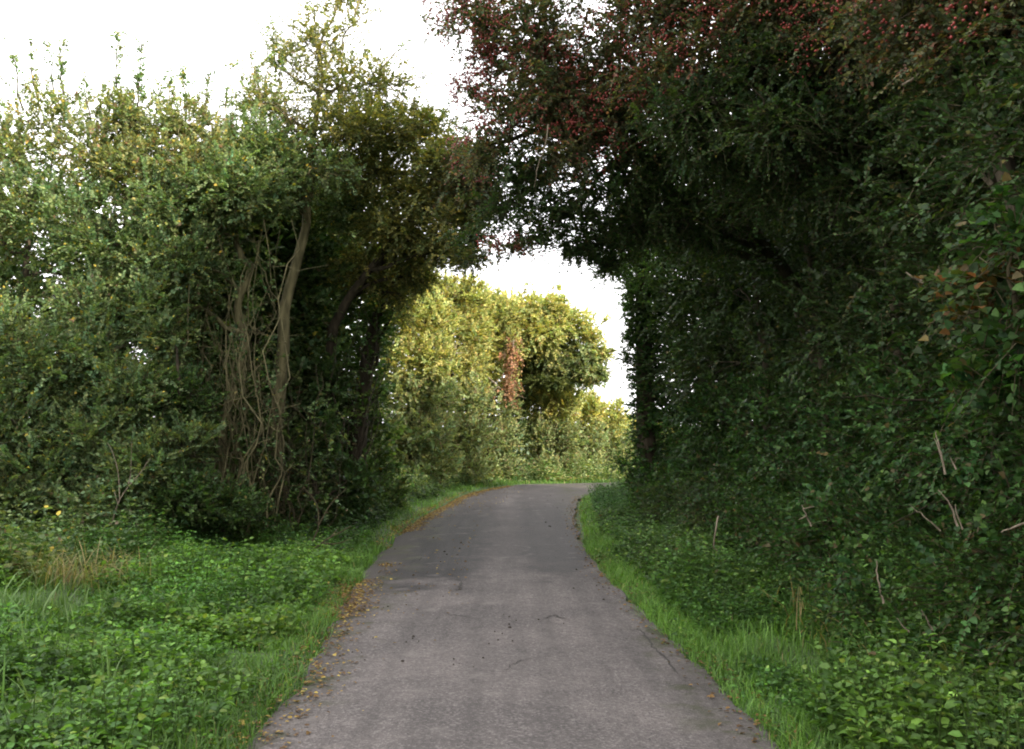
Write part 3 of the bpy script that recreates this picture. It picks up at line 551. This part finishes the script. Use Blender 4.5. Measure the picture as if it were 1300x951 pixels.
haw('hawthorn with red berries arching furthest left over the lane', (4.6, 14.2), [.14, (1030, 430, 14.2, .11), (985, 330, 13.8, .09), (890, 230, 13, .06), (760, 170, 12.6, .07), (690, 110, 12.4, .04)],
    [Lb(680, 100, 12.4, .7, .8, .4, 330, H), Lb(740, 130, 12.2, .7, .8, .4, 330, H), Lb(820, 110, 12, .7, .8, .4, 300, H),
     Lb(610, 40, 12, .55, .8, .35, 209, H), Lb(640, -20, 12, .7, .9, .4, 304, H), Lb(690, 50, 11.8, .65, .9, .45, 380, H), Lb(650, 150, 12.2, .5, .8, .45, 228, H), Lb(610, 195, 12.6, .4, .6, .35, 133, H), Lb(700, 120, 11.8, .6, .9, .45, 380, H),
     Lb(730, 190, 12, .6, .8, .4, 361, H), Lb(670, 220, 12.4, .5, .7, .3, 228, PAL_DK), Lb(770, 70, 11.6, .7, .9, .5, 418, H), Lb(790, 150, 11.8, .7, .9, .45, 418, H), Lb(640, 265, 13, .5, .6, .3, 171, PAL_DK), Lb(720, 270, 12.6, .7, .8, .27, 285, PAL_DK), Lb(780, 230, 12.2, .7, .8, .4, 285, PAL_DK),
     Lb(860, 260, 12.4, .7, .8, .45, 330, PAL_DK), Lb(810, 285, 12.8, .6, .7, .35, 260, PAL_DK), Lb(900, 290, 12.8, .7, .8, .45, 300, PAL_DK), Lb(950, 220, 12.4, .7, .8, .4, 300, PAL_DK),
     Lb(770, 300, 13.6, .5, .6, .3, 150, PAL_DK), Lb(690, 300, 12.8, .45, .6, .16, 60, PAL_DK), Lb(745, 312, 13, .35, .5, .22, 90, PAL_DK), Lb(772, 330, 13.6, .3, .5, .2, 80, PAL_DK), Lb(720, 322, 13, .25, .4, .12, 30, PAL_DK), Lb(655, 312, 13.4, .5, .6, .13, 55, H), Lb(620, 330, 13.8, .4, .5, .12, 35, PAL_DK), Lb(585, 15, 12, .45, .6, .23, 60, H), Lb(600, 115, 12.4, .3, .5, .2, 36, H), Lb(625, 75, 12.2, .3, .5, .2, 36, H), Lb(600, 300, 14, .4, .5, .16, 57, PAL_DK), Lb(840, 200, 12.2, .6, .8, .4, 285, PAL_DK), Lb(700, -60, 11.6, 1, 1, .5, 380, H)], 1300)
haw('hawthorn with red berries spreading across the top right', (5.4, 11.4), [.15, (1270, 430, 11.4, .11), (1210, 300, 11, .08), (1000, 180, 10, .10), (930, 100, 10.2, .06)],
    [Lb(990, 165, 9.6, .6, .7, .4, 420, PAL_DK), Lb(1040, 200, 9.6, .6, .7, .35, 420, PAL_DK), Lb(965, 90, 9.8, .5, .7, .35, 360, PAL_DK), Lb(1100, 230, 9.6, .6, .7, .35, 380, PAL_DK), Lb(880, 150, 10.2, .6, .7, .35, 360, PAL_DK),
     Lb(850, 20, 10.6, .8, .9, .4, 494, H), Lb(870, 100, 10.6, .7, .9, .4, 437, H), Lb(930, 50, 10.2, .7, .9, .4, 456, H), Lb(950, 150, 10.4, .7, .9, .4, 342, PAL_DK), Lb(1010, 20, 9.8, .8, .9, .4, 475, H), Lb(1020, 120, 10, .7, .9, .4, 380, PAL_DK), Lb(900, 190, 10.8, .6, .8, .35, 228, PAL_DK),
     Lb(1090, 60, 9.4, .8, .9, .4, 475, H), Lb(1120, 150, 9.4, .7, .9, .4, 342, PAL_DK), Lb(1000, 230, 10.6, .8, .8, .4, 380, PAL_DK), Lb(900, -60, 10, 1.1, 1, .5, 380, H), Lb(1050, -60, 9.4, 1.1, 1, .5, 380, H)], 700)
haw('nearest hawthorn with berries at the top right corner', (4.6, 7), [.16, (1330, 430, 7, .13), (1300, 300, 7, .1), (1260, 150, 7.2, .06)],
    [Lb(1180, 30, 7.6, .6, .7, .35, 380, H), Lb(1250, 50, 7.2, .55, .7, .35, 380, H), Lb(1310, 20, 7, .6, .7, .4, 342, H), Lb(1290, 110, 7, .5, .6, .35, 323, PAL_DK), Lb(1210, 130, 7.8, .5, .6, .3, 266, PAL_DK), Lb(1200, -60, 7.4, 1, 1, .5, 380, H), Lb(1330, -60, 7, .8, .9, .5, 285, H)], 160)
# tall backing trees of the right hedge; last three unseen, added to shade the lane
for i, (x, Y, h, lab) in enumerate(((5.6, 22, 6.8, 'tall dark tree behind the right hand ivy trunk'), (5.9, 18, 8, 'tall dark tree behind the berry tree that arches furthest'), (6.0, 14, 9.6, 'tall dark tree in the middle of the right hedge'),
        (6.2, 10, 11, 'tall dark tree behind the top right berries'), (6.0, 6, 11.5, 'tall dark tree at the right edge of the picture'), (6.0, 1.5, 11.5, 'unseen tall tree added for shade level with the viewpoint on the right'), (6.0, -3.5, 11.5, 'unseen tall tree added for shade just behind the viewpoint on the right'), (6, -9, 10.5, 'unseen tall tree added for shade furthest behind the viewpoint'))):
    b = W(x, Y, gz1(x, Y)-.05); zs = np.arange(1.2, h, 1.15); vis = i < 5; zs = zs if True else zs
    plant('hedgerow_tree', lab, 'tree', b, [(b, .2), (W(x, Y, h*.5), .13), (W(x, Y, h*.85), .05)],
          [(W(x+rng.uniform(-.3, .3)+(.5 if z > 5 else 0)*0, Y+rng.uniform(-.3, .3), z), (1.5, 2.3, 1.0), (800 if z > 3 else 500) if vis else 420) for z in zs], PAL_DK, leaf=.10 if vis else .2, nl=15, slen=.5, gap=-1.2, twig=.006, shell=.33, subs=3)
# canopy crown added above the frame to block sky light from the right hedge
b = W(5.2, 9, gz1(5.2, 9)-.05)
plant('hedgerow_tree', 'unseen broad tree added above the frame to shade the right hand hedge', 'tree', b, [(b, .2), (W(5.3, 9, 4), .15), (W(4.8, 9, 7), .08)],
    [(W(x_, y_, 8.6+rng.uniform(-.3, .5)), (1.7, 1.9, .8), 260) for x_, y_ in ((2.6, 12), (4.6, 12.5), (1.4, 12.8), (3.0, 9), (5, 9.5), (3.4, 6), (5.2, 6.5), (4.4, 3.2), (5.6, 2.5), (4.2, 15.5), (5.6, 16))], PAL_DK, leaf=.16, nl=15, slen=.5, gap=-.9, twig=.006, subs=3)
# large autumn leaves near at right
b = W(3.3, 5.4, gz1(3.3, 5.4)-.03)
plant('hazel_bush', 'hazel bush with large green and orange leaves at the right edge', 'bush', b, [(b, .03), (P(1310, 500, 5.4), .025), (P(1290, 380, 5.2), .015)],
    [Lb(1260, 350, 5.3, .35, .35, .16, 44), Lb(1290, 430, 5.2, .3, .35, .25, 61, PAL_IVY), Lb(1240, 390, 5.6, .3, .3, .15, 30), Lb(1300, 290, 5.2, .3, .35, .25, 57, PAL_IVY), Lb(1260, 480, 5.4, .3, .3, .2, 40, PAL_IVY)],
    sc_(PAL_AUT, .62), leaf=.055, nl=10, slen=.3, bark=M_twig, gap=-2, upw=.1, subs=3, rlimb=.012, T=T_IVY, droop=.35)

# dead stems on the right bank etc
def stick(label, pix, Y, r, m=M_pale, name='dry_stick', cat='stick', forks=(), dy=0.):
    pts = [P(x, y, Y+dy*i) for i, (x, y) in enumerate(pix)]; pts = catmull(np.array(pts), 5); pts[1:-1] += rng.normal(0, .0025, pts[1:-1].shape)
    root = empty(name, pts[0], label, cat); w = MB(); w.tube(pts, np.linspace(r*.9, r*.3, len(pts)), 6)
    for fk in forks:
        f = catmull(np.array([P(x, y, Y) for x, y in fk]), 4); w.tube(f, np.linspace(r*.7, r*.2, len(f)), 5)
    w.build('wood', m, root, smooth=True); return root
stick('pair of upright bleached stems on the right bank', [(1200, 602), (1193, 570), (1188, 548)], 5.35, .007, forks=[[(1198, 590), (1190, 565), (1186, 556)], [(1214, 596), (1206, 580)]])
stick('bleached stem slanting up left below the upright pair', [(1216, 668), (1206, 640), (1191, 622)], 5.3, .007, forks=[[(1222, 672), (1214, 650), (1213, 640)]])
stick('pale stem slanting down right low on the right bank', [(1194, 674), (1172, 655), (1154, 640)], 5.6, .005)
stick('thin pale stem rising out of the right hand nettles', [(1122, 766), (1115, 735), (1113, 712)], 6.6, .009)
stick('short pale forked stem at the top of the right bank', [(1030, 668), (1022, 650), (1018, 641)], 7.6, .008, forks=[[(1024, 655), (1014, 660)], [(1020, 646), (1034, 643)]])
stick('pale broken branch high on the right against dark foliage', [(1258, 234), (1235, 212), (1195, 198)], 6.6, .02, name='broken_branch', cat='branch')
stick('thin pale twig crossing the top right foliage', [(1145, 108), (1165, 95), (1180, 76)], 7.2, .009, name='broken_branch', cat='branch')
stick('short broken branch stub with a pale end on the right', [(1172, 358), (1160, 352), (1150, 346)], 6.2, .012, name='broken_branch', cat='branch')
stick('long dry stem lying low at the right edge', [(1310, 662), (1290, 668), (1271, 676)], 5, .008)
stick('short tan stem leaning in the grass at lower right', [(1184, 800), (1176, 786), (1170, 774)], 6, .006)
stick('tan stem leaning left low on the right bank', [(1154, 802), (1146, 794), (1138, 785)], 6, .006)
stick('pale fallen stem in the bank above the right hand nettles', [(912, 655), (906, 690), (911, 700)], 9.5, .009)
stick('bleached forked branch standing out of the left bushes', [(142, 665), (150, 640), (160, 622), (178, 600), (191, 582)], 12.3, .011, name='forked_branch', cat='branch', forks=[[(152, 636), (150, 600), (142, 572), (136, 562)], [(163, 615), (166, 600), (167, 560)], [(150, 640), (143, 618)]])
stick('thin upright bare stem at the left edge of the thicket bottom', [(110, 700), (107, 670), (103, 640)], 12.4, .008)
stick('brown upright stem at the thicket foot', [(313, 676), (318, 655), (316, 625), (318, 600)], 14, .014, M_olive)
stick('curving bare stem arching over the left undergrowth near the road', [(396, 690), (404, 668), (402, 640), (385, 618)], 13.8, .014, M_twig, name='bare_stick', forks=[[(404, 668), (420, 640), (440, 620)]])
stick('fallen twig lying on the left undergrowth beside the lane', [(395, 700), (420, 682), (446, 668)], 13.2, .014, M_twig, name='fallen_twig', cat='twig', forks=[[(410, 690), (428, 690), (446, 684)], [(420, 682), (430, 670)]])
# hanging twig in berries
stick('thin pale twig hanging from the berry tree', [(696, 158), (692, 185), (683, 212), (678, 238)], 11, .008, name='hanging_twig', cat='twig')

# ------------------------------------------------------------------ brambles at the hedge feet
def bramble(label, x, y, lobes, pal, leaf=.05):
    b = W(x, y, gz1(x, y)-.05); lb = [(W(lx, ly, gz1(lx, ly)+lz), (rx, ry, rz), int(900*rx*rz+80)) for lx, ly, lz, rx, ry, rz in lobes]
    return plant('bramble', label, 'bramble', b, [(b, .012), (b+W(.05, 0, .25), .01), (b+W(0, .05, .5), .006)], lb, pal, leaf=leaf, nl=13, slen=.3, lmat=M_leaf, T=T_OV, gap=-.6, upw=.6, subs=3, rlimb=.012, jit=.6, droop=.5, bark=M_twig, shell=.5)
bramble('bramble mound on the right bank below the small patch of sky', 2.75, 10.2, [(2.7, 10.4, .25, .5, .9, .35), (2.9, 9.4, .3, .5, .7, .4), (2.6, 11.6, .3, .45, .8, .4)], PAL_IVY)
bramble('bramble mound on the right bank behind the nettles', 2.5, 7.6, [(2.7, 7.7, .2, .5, .6, .35), (2.9, 6.6, .25, .45, .6, .4)], PAL_IVY+PAL_IVB, leaf=.045)
bramble('bramble mound in deep shade further along the right bank', 2.6, 14, [(2.6, 14, .3, .5, 1.0, .45), (2.4, 15.8, .3, .45, 1.0, .45), (2.5, 12.8, .3, .5, .8, .4)], PAL_DK)
bramble('dark bramble mound on the right beside the inside of the bend', 2.5, 18.5, [(2.4, 17.8, .3, .5, 1.0, .5), (2.6, 19.6, .35, .5, 1.0, .5), (2.9, 21.2, .3, .5, .9, .45), (3.6, 23.4, .3, .8, .8, .5)], PAL_IVY)
bramble('low bramble mound spilling forward from the left thicket foot', -3.9, 14.2, [(-4.0, 14.0, .15, .6, .6, .28), (-3.2, 14.8, .15, .5, .6, .28), (-4.9, 13.4, .15, .6, .5, .28)], PAL_IVB+PAL_DK)
bramble('ivy green mound beside the lane below the arching tree', -2.9, 18, [(-3.0, 17.4, .2, .55, .8, .4), (-2.7, 19.2, .25, .45, .9, .45), (-3.2, 16.2, .15, .5, .7, .35)], PAL_IVB+PAL_IVY)
bramble('leafy mound beside the lane at the foot of the ivy covered leaning trunk', -2.5, 21.5, [(-2.5, 21.2, .25, .45, .9, .45), (-2.5, 23, .25, .5, .9, .5), (-2.4, 25, .25, .5, .9, .5)], PAL_IVB+PAL_FG)
bramble('leafy mound in front of the left edge bushes', -5.4, 12.4, [(-5.6, 12.6, .15, .6, .5, .3), (-6.6, 12.2, .15, .5, .5, .25), (-4.7, 12.9, .15, .45, .5, .25)], PAL_L+PAL_NET)
# ------------------------------------------------------------------ ground cover
def scatter(n, xr, yr, dmin, dmax, side, dens=None):
    x = rng.uniform(*xr, n); y = rng.uniform(*yr, n); d, s = road_dist(x, y)
    k = (d > dmin) & (d < dmax) & (s == side)
    if dens is not None: k &= dens(x, y, d)
    x, y, d = x[k], y[k], d[k]; return np.stack([x, y, height(x, y)], 1), d
def grass(name, label, pts, h, pal, kind='stuff', wid=.006, lean=.5):
    mb = MB(); n = len(pts); h = h*rng.uniform(.4, 1.3, n); a = rng.uniform(0, 6.283, n); d = np.stack([np.cos(a), np.sin(a), np.zeros(n)], 1); b = np.stack([-np.sin(a), np.cos(a), np.zeros(n)], 1)
    h = h*(1+.6*noise3(pts*[1, 1, 0], 1.6, 60)).clip(.35, 2); ln = rng.uniform(.1, 1.3, n)*lean; rows = []
    for t, w_ in ((0, 1), (.4, .9), (.75, .6), (1, .08)):
        c = pts+d*(ln*h*t**2)[:, None]+np.array([0, 0, 1.])*(h*(t-.35*ln*t**2))[:, None]
        rows += [c-b*(wid*w_), c+b*(wid*w_)]
    v = np.stack(rows, 1).reshape(-1, 3); i = (np.arange(n)*8)[:, None]
    q = np.concatenate([i+np.array([k, k+1, k+3, k+2]) for k in (0, 2, 4)], 1).reshape(-1, 4)
    c = pick(pal, n)*rng.normal(1, .2, (n, 1)).clip(.5, 1.6)*(1+.3*noise3(pts*[1, 1, 0], 1.1, 61))[:, None]; mb.add(v, q, np.repeat(c, 8, axis=0))
    return tag(mb.build(name, M_grass), label, 'grass', kind=kind)
PAL_GR = [((.095, .19, .035), 4), ((.13, .24, .05), 3), ((.065, .14, .03), 3), ((.25, .22, .09), .2)]
PAL_GD = [((.045, .10, .02), 4), ((.07, .13, .03), 3), ((.12, .13, .04), 1), ((.2, .17, .07), .4)]
def nettles(mb, pts, h, pal, leaf, pairs=6, seed=40, gapc=-.75):
    cl = noise3(pts*[1, 1, 0], 1.3, seed); c2 = noise3(pts*[1, 1, 0], .8, seed+9); kp = cl > gapc; pts, cl, c2 = pts[kp], cl[kp], c2[kp]
    n = len(pts); h = h*(1+1.0*cl).clip(.3, 2.2)*rng.uniform(.5, 1.35, n); leaf = leaf*(1+.35*c2).clip(.65, 1.25)*rng.choice([.6, .8, 1, 1.1], n); tone = (1+.35*noise3(pts*[1, 1, 0], 2.2, seed+17)+.15*rng.normal(size=n)).clip(.5, 1.6)[:, None]*(1+c2[:, None]*np.array([.25, .05, -.1])); tilt = rng.normal(size=(n, 3))*.3; tilt[:, 2] = 1; ax_ = unit(tilt)
    for k in range(pairs):
        t = (k+1)/pairs; a = rng.uniform(0, 6.283, n)
        for s in range(3):
            aa = a+s*2.094+rng.normal(0, .3, n); d = np.stack([np.cos(aa), np.sin(aa), rng.normal(.05, .25, n)+.25*t], 1)
            nr = np.stack([-np.cos(aa)*.25, -np.sin(aa)*.25, np.ones(n)], 1)+rng.normal(size=(n, 3))*.5
            c = pick(pal, n)*rng.normal(1, .2, (n, 1)).clip(.5, 1.7)*tone
            leaves(mb, pts+ax_*(h*t)[:, None]+d*.012, d, nr, leaf*rng.uniform(.6, 1.3, n)*(1.15-.45*t), c, T_NET if k % 2 else T_OV)
    top = pts+ax_*h[:, None]
    th = np.array([0, 2.1, 4.2]); ring = np.stack([np.cos(th), np.sin(th), np.zeros(3)], 1)*.0035
    v = np.stack([pts[:, None]+ring, top[:, None]+ring*.5], 1).reshape(-1, 3); base_ = (np.arange(n)*6)[:, None]
    f = np.array([[j, (j+1) % 3, (j+1) % 3+3, j+3] for j in range(3)]).ravel()
    mb.add(v, (base_+f[None]).reshape(-1, 4), np.full((len(v), 3), [.07, .11, .03]))
# left verge
def patch(f, s, lo): return lambda x, y, d: noise3(np.stack([x, y, x*0], 1), f, s) > lo
pts, _ = scatter(190000, (-9, -1), (3.5, 15), -.03, 7, 1, lambda x, y, d: rng.uniform(size=len(x)) < np.where(d < .55, .95, .5))
grass('verge_grass', 'long fresh green grass on the near left verge', pts, .11, PAL_GR, wid=.0035, lean=1.0)
pts, _ = scatter(1500, (-7, -2.2), (4.5, 9.5), .8, 5, 1, patch(.9, 8, -.1))
grass('long_grass', 'long pale green grass blades in the bottom left corner', pts, .28, [((.13, .22, .06), 3), ((.16, .25, .09), 2), ((.09, .17, .045), 3)], wid=.007, lean=.7)
pts, _ = scatter(60000, (-7, 3), (14, 34), -.02, 3.2, 1, lambda x, y, d: rng.uniform(size=len(x)) < .8)
grass('verge_grass', 'short green grass along the left edge of the lane towards the bend', pts, .11, PAL_GR, wid=.006, lean=.9)
pts, _ = scatter(60000, (-1, 16), (29, 42), 0.0, 5, 1)
grass('verge_grass', 'sunlit grass on the outside of the far bend', pts, .12, PAL_GD, wid=.008)
mb = MB(); pts, _ = scatter(5200, (-1, 9), (30.5, 40), .5, 4, 1); nettles(mb, pts, .42, PAL_FG+PAL_IVB, .09, 5)
tag(mb.build('undergrowth', [M_leaf]), 'pale green undergrowth at the foot of the far hedge on the outside of the bend', 'undergrowth', kind='stuff')
mb = MB(); pts, _ = scatter(12500, (-8, -1.4), (3.5, 15.5), .2, 6.2, 1, lambda x, y, d: (noise3(np.stack([x, y, x*0], 1), .8, 21) > -.75) & (rng.uniform(size=len(x)) < d/.7)); pts[:, 2] -= .05; nettles(mb, pts, .25, PAL_NET, .058, 7)
tag(mb.build('nettle_patch', [M_leaf]), 'bright green nettles covering the near left verge', 'nettles', kind='stuff')
mb = MB(); pts, _ = scatter(5200, (-7, 1), (13, 31), .35, 2.8, 1); nettles(mb, pts, .28, PAL_IVB+PAL_DK, .075, 5)
tag(mb.build('undergrowth', [M_ivy]), 'dark green undergrowth below the left hedge beside the lane', 'undergrowth', kind='stuff')
mb = MB(); pts, _ = scatter(2600, (-9, -4), (10, 17), 2.4, 7, 1); nettles(mb, pts, .4, PAL_L, .075, 5)
tag(mb.build('undergrowth', [M_leaf]), 'leafy undergrowth at the foot of the left bushes', 'undergrowth', kind='stuff')
# tan grass tuft
c = G(100, 745, .15); c[2] = gz1(c[0], c[1]); n = 420
pts = np.stack([c[0]+rng.normal(0, .35, n).clip(-.7, .7), c[1]+rng.normal(0, .25, n).clip(-.5, .5), np.zeros(n)], 1); pts[:, 2] = height(pts[:, 0], pts[:, 1])
tag(grass('grass_tuft', None, pts, .42, [((.26, .21, .10), 3), ((.18, .16, .07), 2), ((.14, .19, .06), 3)], None, .005, 1.2), 'tuft of tan withered grass at the foot of the left bushes', 'grass')
# right verge
pts, _ = scatter(150000, (1, 5), (3.5, 16), -.03, 2.2, -1, lambda x, y, d: rng.uniform(size=len(x)) < np.where(d < .5, .9, .4))
grass('verge_grass', 'grass along the near right edge of the lane', pts, .12, PAL_GR, wid=.0035, lean=1.0)
pts, _ = scatter(52000, (.5, 8), (15, 30), 0.0, 1.6, -1)
grass('verge_grass', 'bright green grass on the inside of the bend at the right', pts, .12, PAL_GR, wid=.006, lean=.9)
mb = MB(); pts, _ = scatter(5200, (1.3, 5), (4.5, 10.2), .25, 1.6, -1, patch(.8, 31, -.3)); nettles(mb, pts, .28, sc_(PAL_NET, .7), .052, 7)
tag(mb.build('nettle_patch', [M_leaf]), 'bright green nettles beside the lane on the near right', 'nettles', kind='stuff')
mb = MB(); pts, _ = scatter(15000, (1, 5), (3.5, 27), .3, 2.6, -1); nettles(mb, pts, .26, PAL_IVY+PAL_IVB+PAL_NET, .052, 6)
tag(mb.build('undergrowth', [M_ivy]), 'dark ivy and bramble undergrowth covering the right bank', 'undergrowth', kind='stuff')
pts, _ = scatter(3000, (1.8, 5), (4.5, 9), .8, 2.2, -1)
grass('long_grass', 'dry and green grass blades on the right bank', pts, .3, PAL_GD+[((.22, .17, .07), 3)], wid=.005, lean=.8)
mb = MB(); pts, _ = scatter(5000, (1, 6), (3.5, 27), .03, .9, -1); nettles(mb, pts, .09, PAL_IVB+PAL_NET, .045, 3, 90, -.1)
tag(mb.build('weeds', [M_leaf]), 'low broad leaved weeds mixed in the grass along the right edge of the lane', 'weeds', kind='stuff')
mb = MB(); pts, _ = scatter(6000, (-6, 1), (3.5, 30), .05, .9, 1); nettles(mb, pts, .10, PAL_IVB+PAL_NET, .045, 3, 95, -.1)
tag(mb.build('weeds', [M_leaf]), 'low broad leaved weeds mixed in the grass along the left edge of the lane', 'weeds', kind='stuff')
# fallen leaves
def litter(name, label, pts, size, pal, cat='leaves'):
    n = len(pts); a = rng.uniform(0, 6.283, n); d = np.stack([np.cos(a), np.sin(a), rng.normal(0, .12, n)], 1); nr = np.array([0, 0, 1.])+rng.normal(size=(n, 3))*.25
    mb = MB(); leaves(mb, pts, d, nr, size*rng.uniform(.5, 1.3, n), pick(pal, n), T_OV); return tag(mb.build(name, M_dry), label, cat, kind='stuff')
PAL_LIT = [((.27, .19, .06), 3), ((.18, .11, .045), 5), ((.10, .062, .035), 6), ((.38, .29, .08), 1)]
n = 15000; y = rng.uniform(5, 30, n); xl = np.interp(y, LE[:, 1][:80], LE[:, 0][:80]); off = rng.normal(0, .13, n)+.04*np.sin(y*2); off = np.where(rng.uniform(size=n) < .04, rng.uniform(0, 1.2, n), off)
k = (y > 9.5) | (rng.uniform(size=n) < .35); x = xl+off; z = np.where(off > 0, [roadz(a_, b_)+.012 for a_, b_ in zip(x, y)], height(x, y)+.04)
litter('fallen_leaves', 'yellow and brown fallen leaves along the left edge of the lane', np.stack([x, y, z], 1)[k & (noise3(np.stack([x, y, x*0], 1), 1.2, 70) > -.5)], .032, PAL_LIT)
n = 1500; y = rng.uniform(5, 28, n); xr_ = np.interp(y, RE[:, 1][:80], RE[:, 0][:80]); off = rng.normal(.03, .1, n); x = xr_+off
z = np.where(off < 0, [roadz(a_, b_)+.012 for a_, b_ in zip(x, y)], height(x, y)+.04)
litter('fallen_leaves', 'brown leaf litter along the right edge of the lane', np.stack([x, y, z], 1), .035, PAL_LIT[1:3])
# crumbs of soil on the road
mb = MB(); cl = [(585, 705, 1.4), (510, 693, .8), (732, 715, 1.4), (710, 666, 1.3), (726, 636, 1.2), (700, 645, 1), (522, 763, .9), (485, 766, .7), (532, 843, 1), (480, 832, 1), (662, 807, 1), (742, 744, 1), (772, 772, .9), (518, 814, .8), (700, 630, .8), (582, 672, .8), (560, 700, .8), (640, 668, .7), (652, 790, .7), (700, 790, .8), (478, 842, .8), (724, 760, .6)]
cl += [(rng.uniform(520, 780), rng.uniform(625, 850), rng.uniform(.4, .8)) for _ in range(14)]
for px, py, s in cl:
    c = G(px, py)
    for k in range(rng.integers(1, 5)):
        q = c+[rng.normal(0, .16*s), rng.normal(0, .3*s), 0]; q[2] = roadz(q[0], q[1])+.006; r = rng.uniform(.003, .010)*s
        th = np.linspace(0, 2*math.pi, 7)[:-1]; v = np.concatenate([[[q[0]+r*1.3*math.cos(t)*rng.uniform(.7, 1.3), q[1]+r*math.sin(t)*rng.uniform(.7, 1.3), q[2]+zz] for t in th] for zz in (-.006, .3*r)]+[[[q[0]+.4*r*math.cos(t), q[1]+.4*r*math.sin(t), q[2]+.7*r] for t in th]])
        f = [[i*6+j, i*6+(j+1) % 6, (i+1)*6+(j+1) % 6, (i+1)*6+j] for i in range(2) for j in range(6)]+[[12, 13, 14, 15], [12, 15, 16, 17]]
        mb.add(v, f, np.full((len(v), 3), [.035, .028, .022]))
tag(mb.build('soil_crumbs', [M_dry], smooth=True), 'dark crumbs of soil scattered on the asphalt', 'soil crumbs', kind='stuff')

# ------------------------------------------------------------------ light
SUN = Vector((.62, -.62, 0)).normalized(); EL = math.radians(27)
SUN = Vector((SUN.x*math.cos(EL), SUN.y*math.cos(EL), math.sin(EL)))
sd = bpy.data.lights.new('sun', 'SUN'); sd.energy = 4.2; sd.angle = math.radians(.6); sd.color = (1, .9, .74)
so = bpy.data.objects.new('sun', sd); C.objects.link(so); so.rotation_euler = SUN.to_track_quat('Z', 'Y').to_euler(); so.location = (20, -20, 30)
w = bpy.data.worlds.new('World'); scene.world = w; w.use_nodes = True; nt = w.node_tree; nt.nodes.clear(); N = nt.nodes; L = nt.links
out = N.new('ShaderNodeOutputWorld'); bg = N.new('ShaderNodeBackground'); sk = N.new('ShaderNodeTexSky'); sk.sky_type = 'NISHITA'; sk.sun_disc = False
sk.sun_elevation = EL; sk.sun_rotation = math.atan2(SUN.x, SUN.y); sk.dust_density = 3; sk.air_density = 1
tc = N.new('ShaderNodeTexCoord'); cn = N.new('ShaderNodeTexNoise'); cn.inputs['Scale'].default_value = 2.2; cn.inputs['Detail'].default_value = 6
L.new(tc.outputs['Generated'], cn.inputs['Vector']); mr = N.new('ShaderNodeMapRange'); mr.inputs['From Min'].default_value = .25; mr.inputs['From Max'].default_value = .5; mr.inputs['To Min'].default_value = .75; mr.inputs['To Max'].default_value = 1
L.new(cn.outputs['Fac'], mr.inputs['Value'])
mx = N.new('ShaderNodeMix'); mx.data_type = 'RGBA'; L.new(mr.outputs['Result'], mx.inputs[0]); L.new(sk.outputs[0], mx.inputs[6]); mx.inputs[7].default_value = (8.8, 8.6, 8.7, 1)
L.new(mx.outputs[2], bg.inputs['Color']); bg.inputs['Strength'].default_value = .15; L.new(bg.outputs[0], out.inputs[0])
scene.view_settings.view_transform = 'Standard'; scene.view_settings.look = 'None'; scene.view_settings.gamma = 1
scene.view_settings.exposure = 1.45
scene.render.engine = 'CYCLES'
scene.cycles.pixel_filter_type = 'BLACKMAN_HARRIS'; scene.cycles.filter_width = 2.0
scene.cycles.max_bounces = 6; scene.cycles.diffuse_bounces = 4; scene.cycles.transmission_bounces = 3; scene.cycles.glossy_bounces = 2
print('verts', sum(len(o.data.vertices) for o in bpy.data.objects if o.type == 'MESH'))
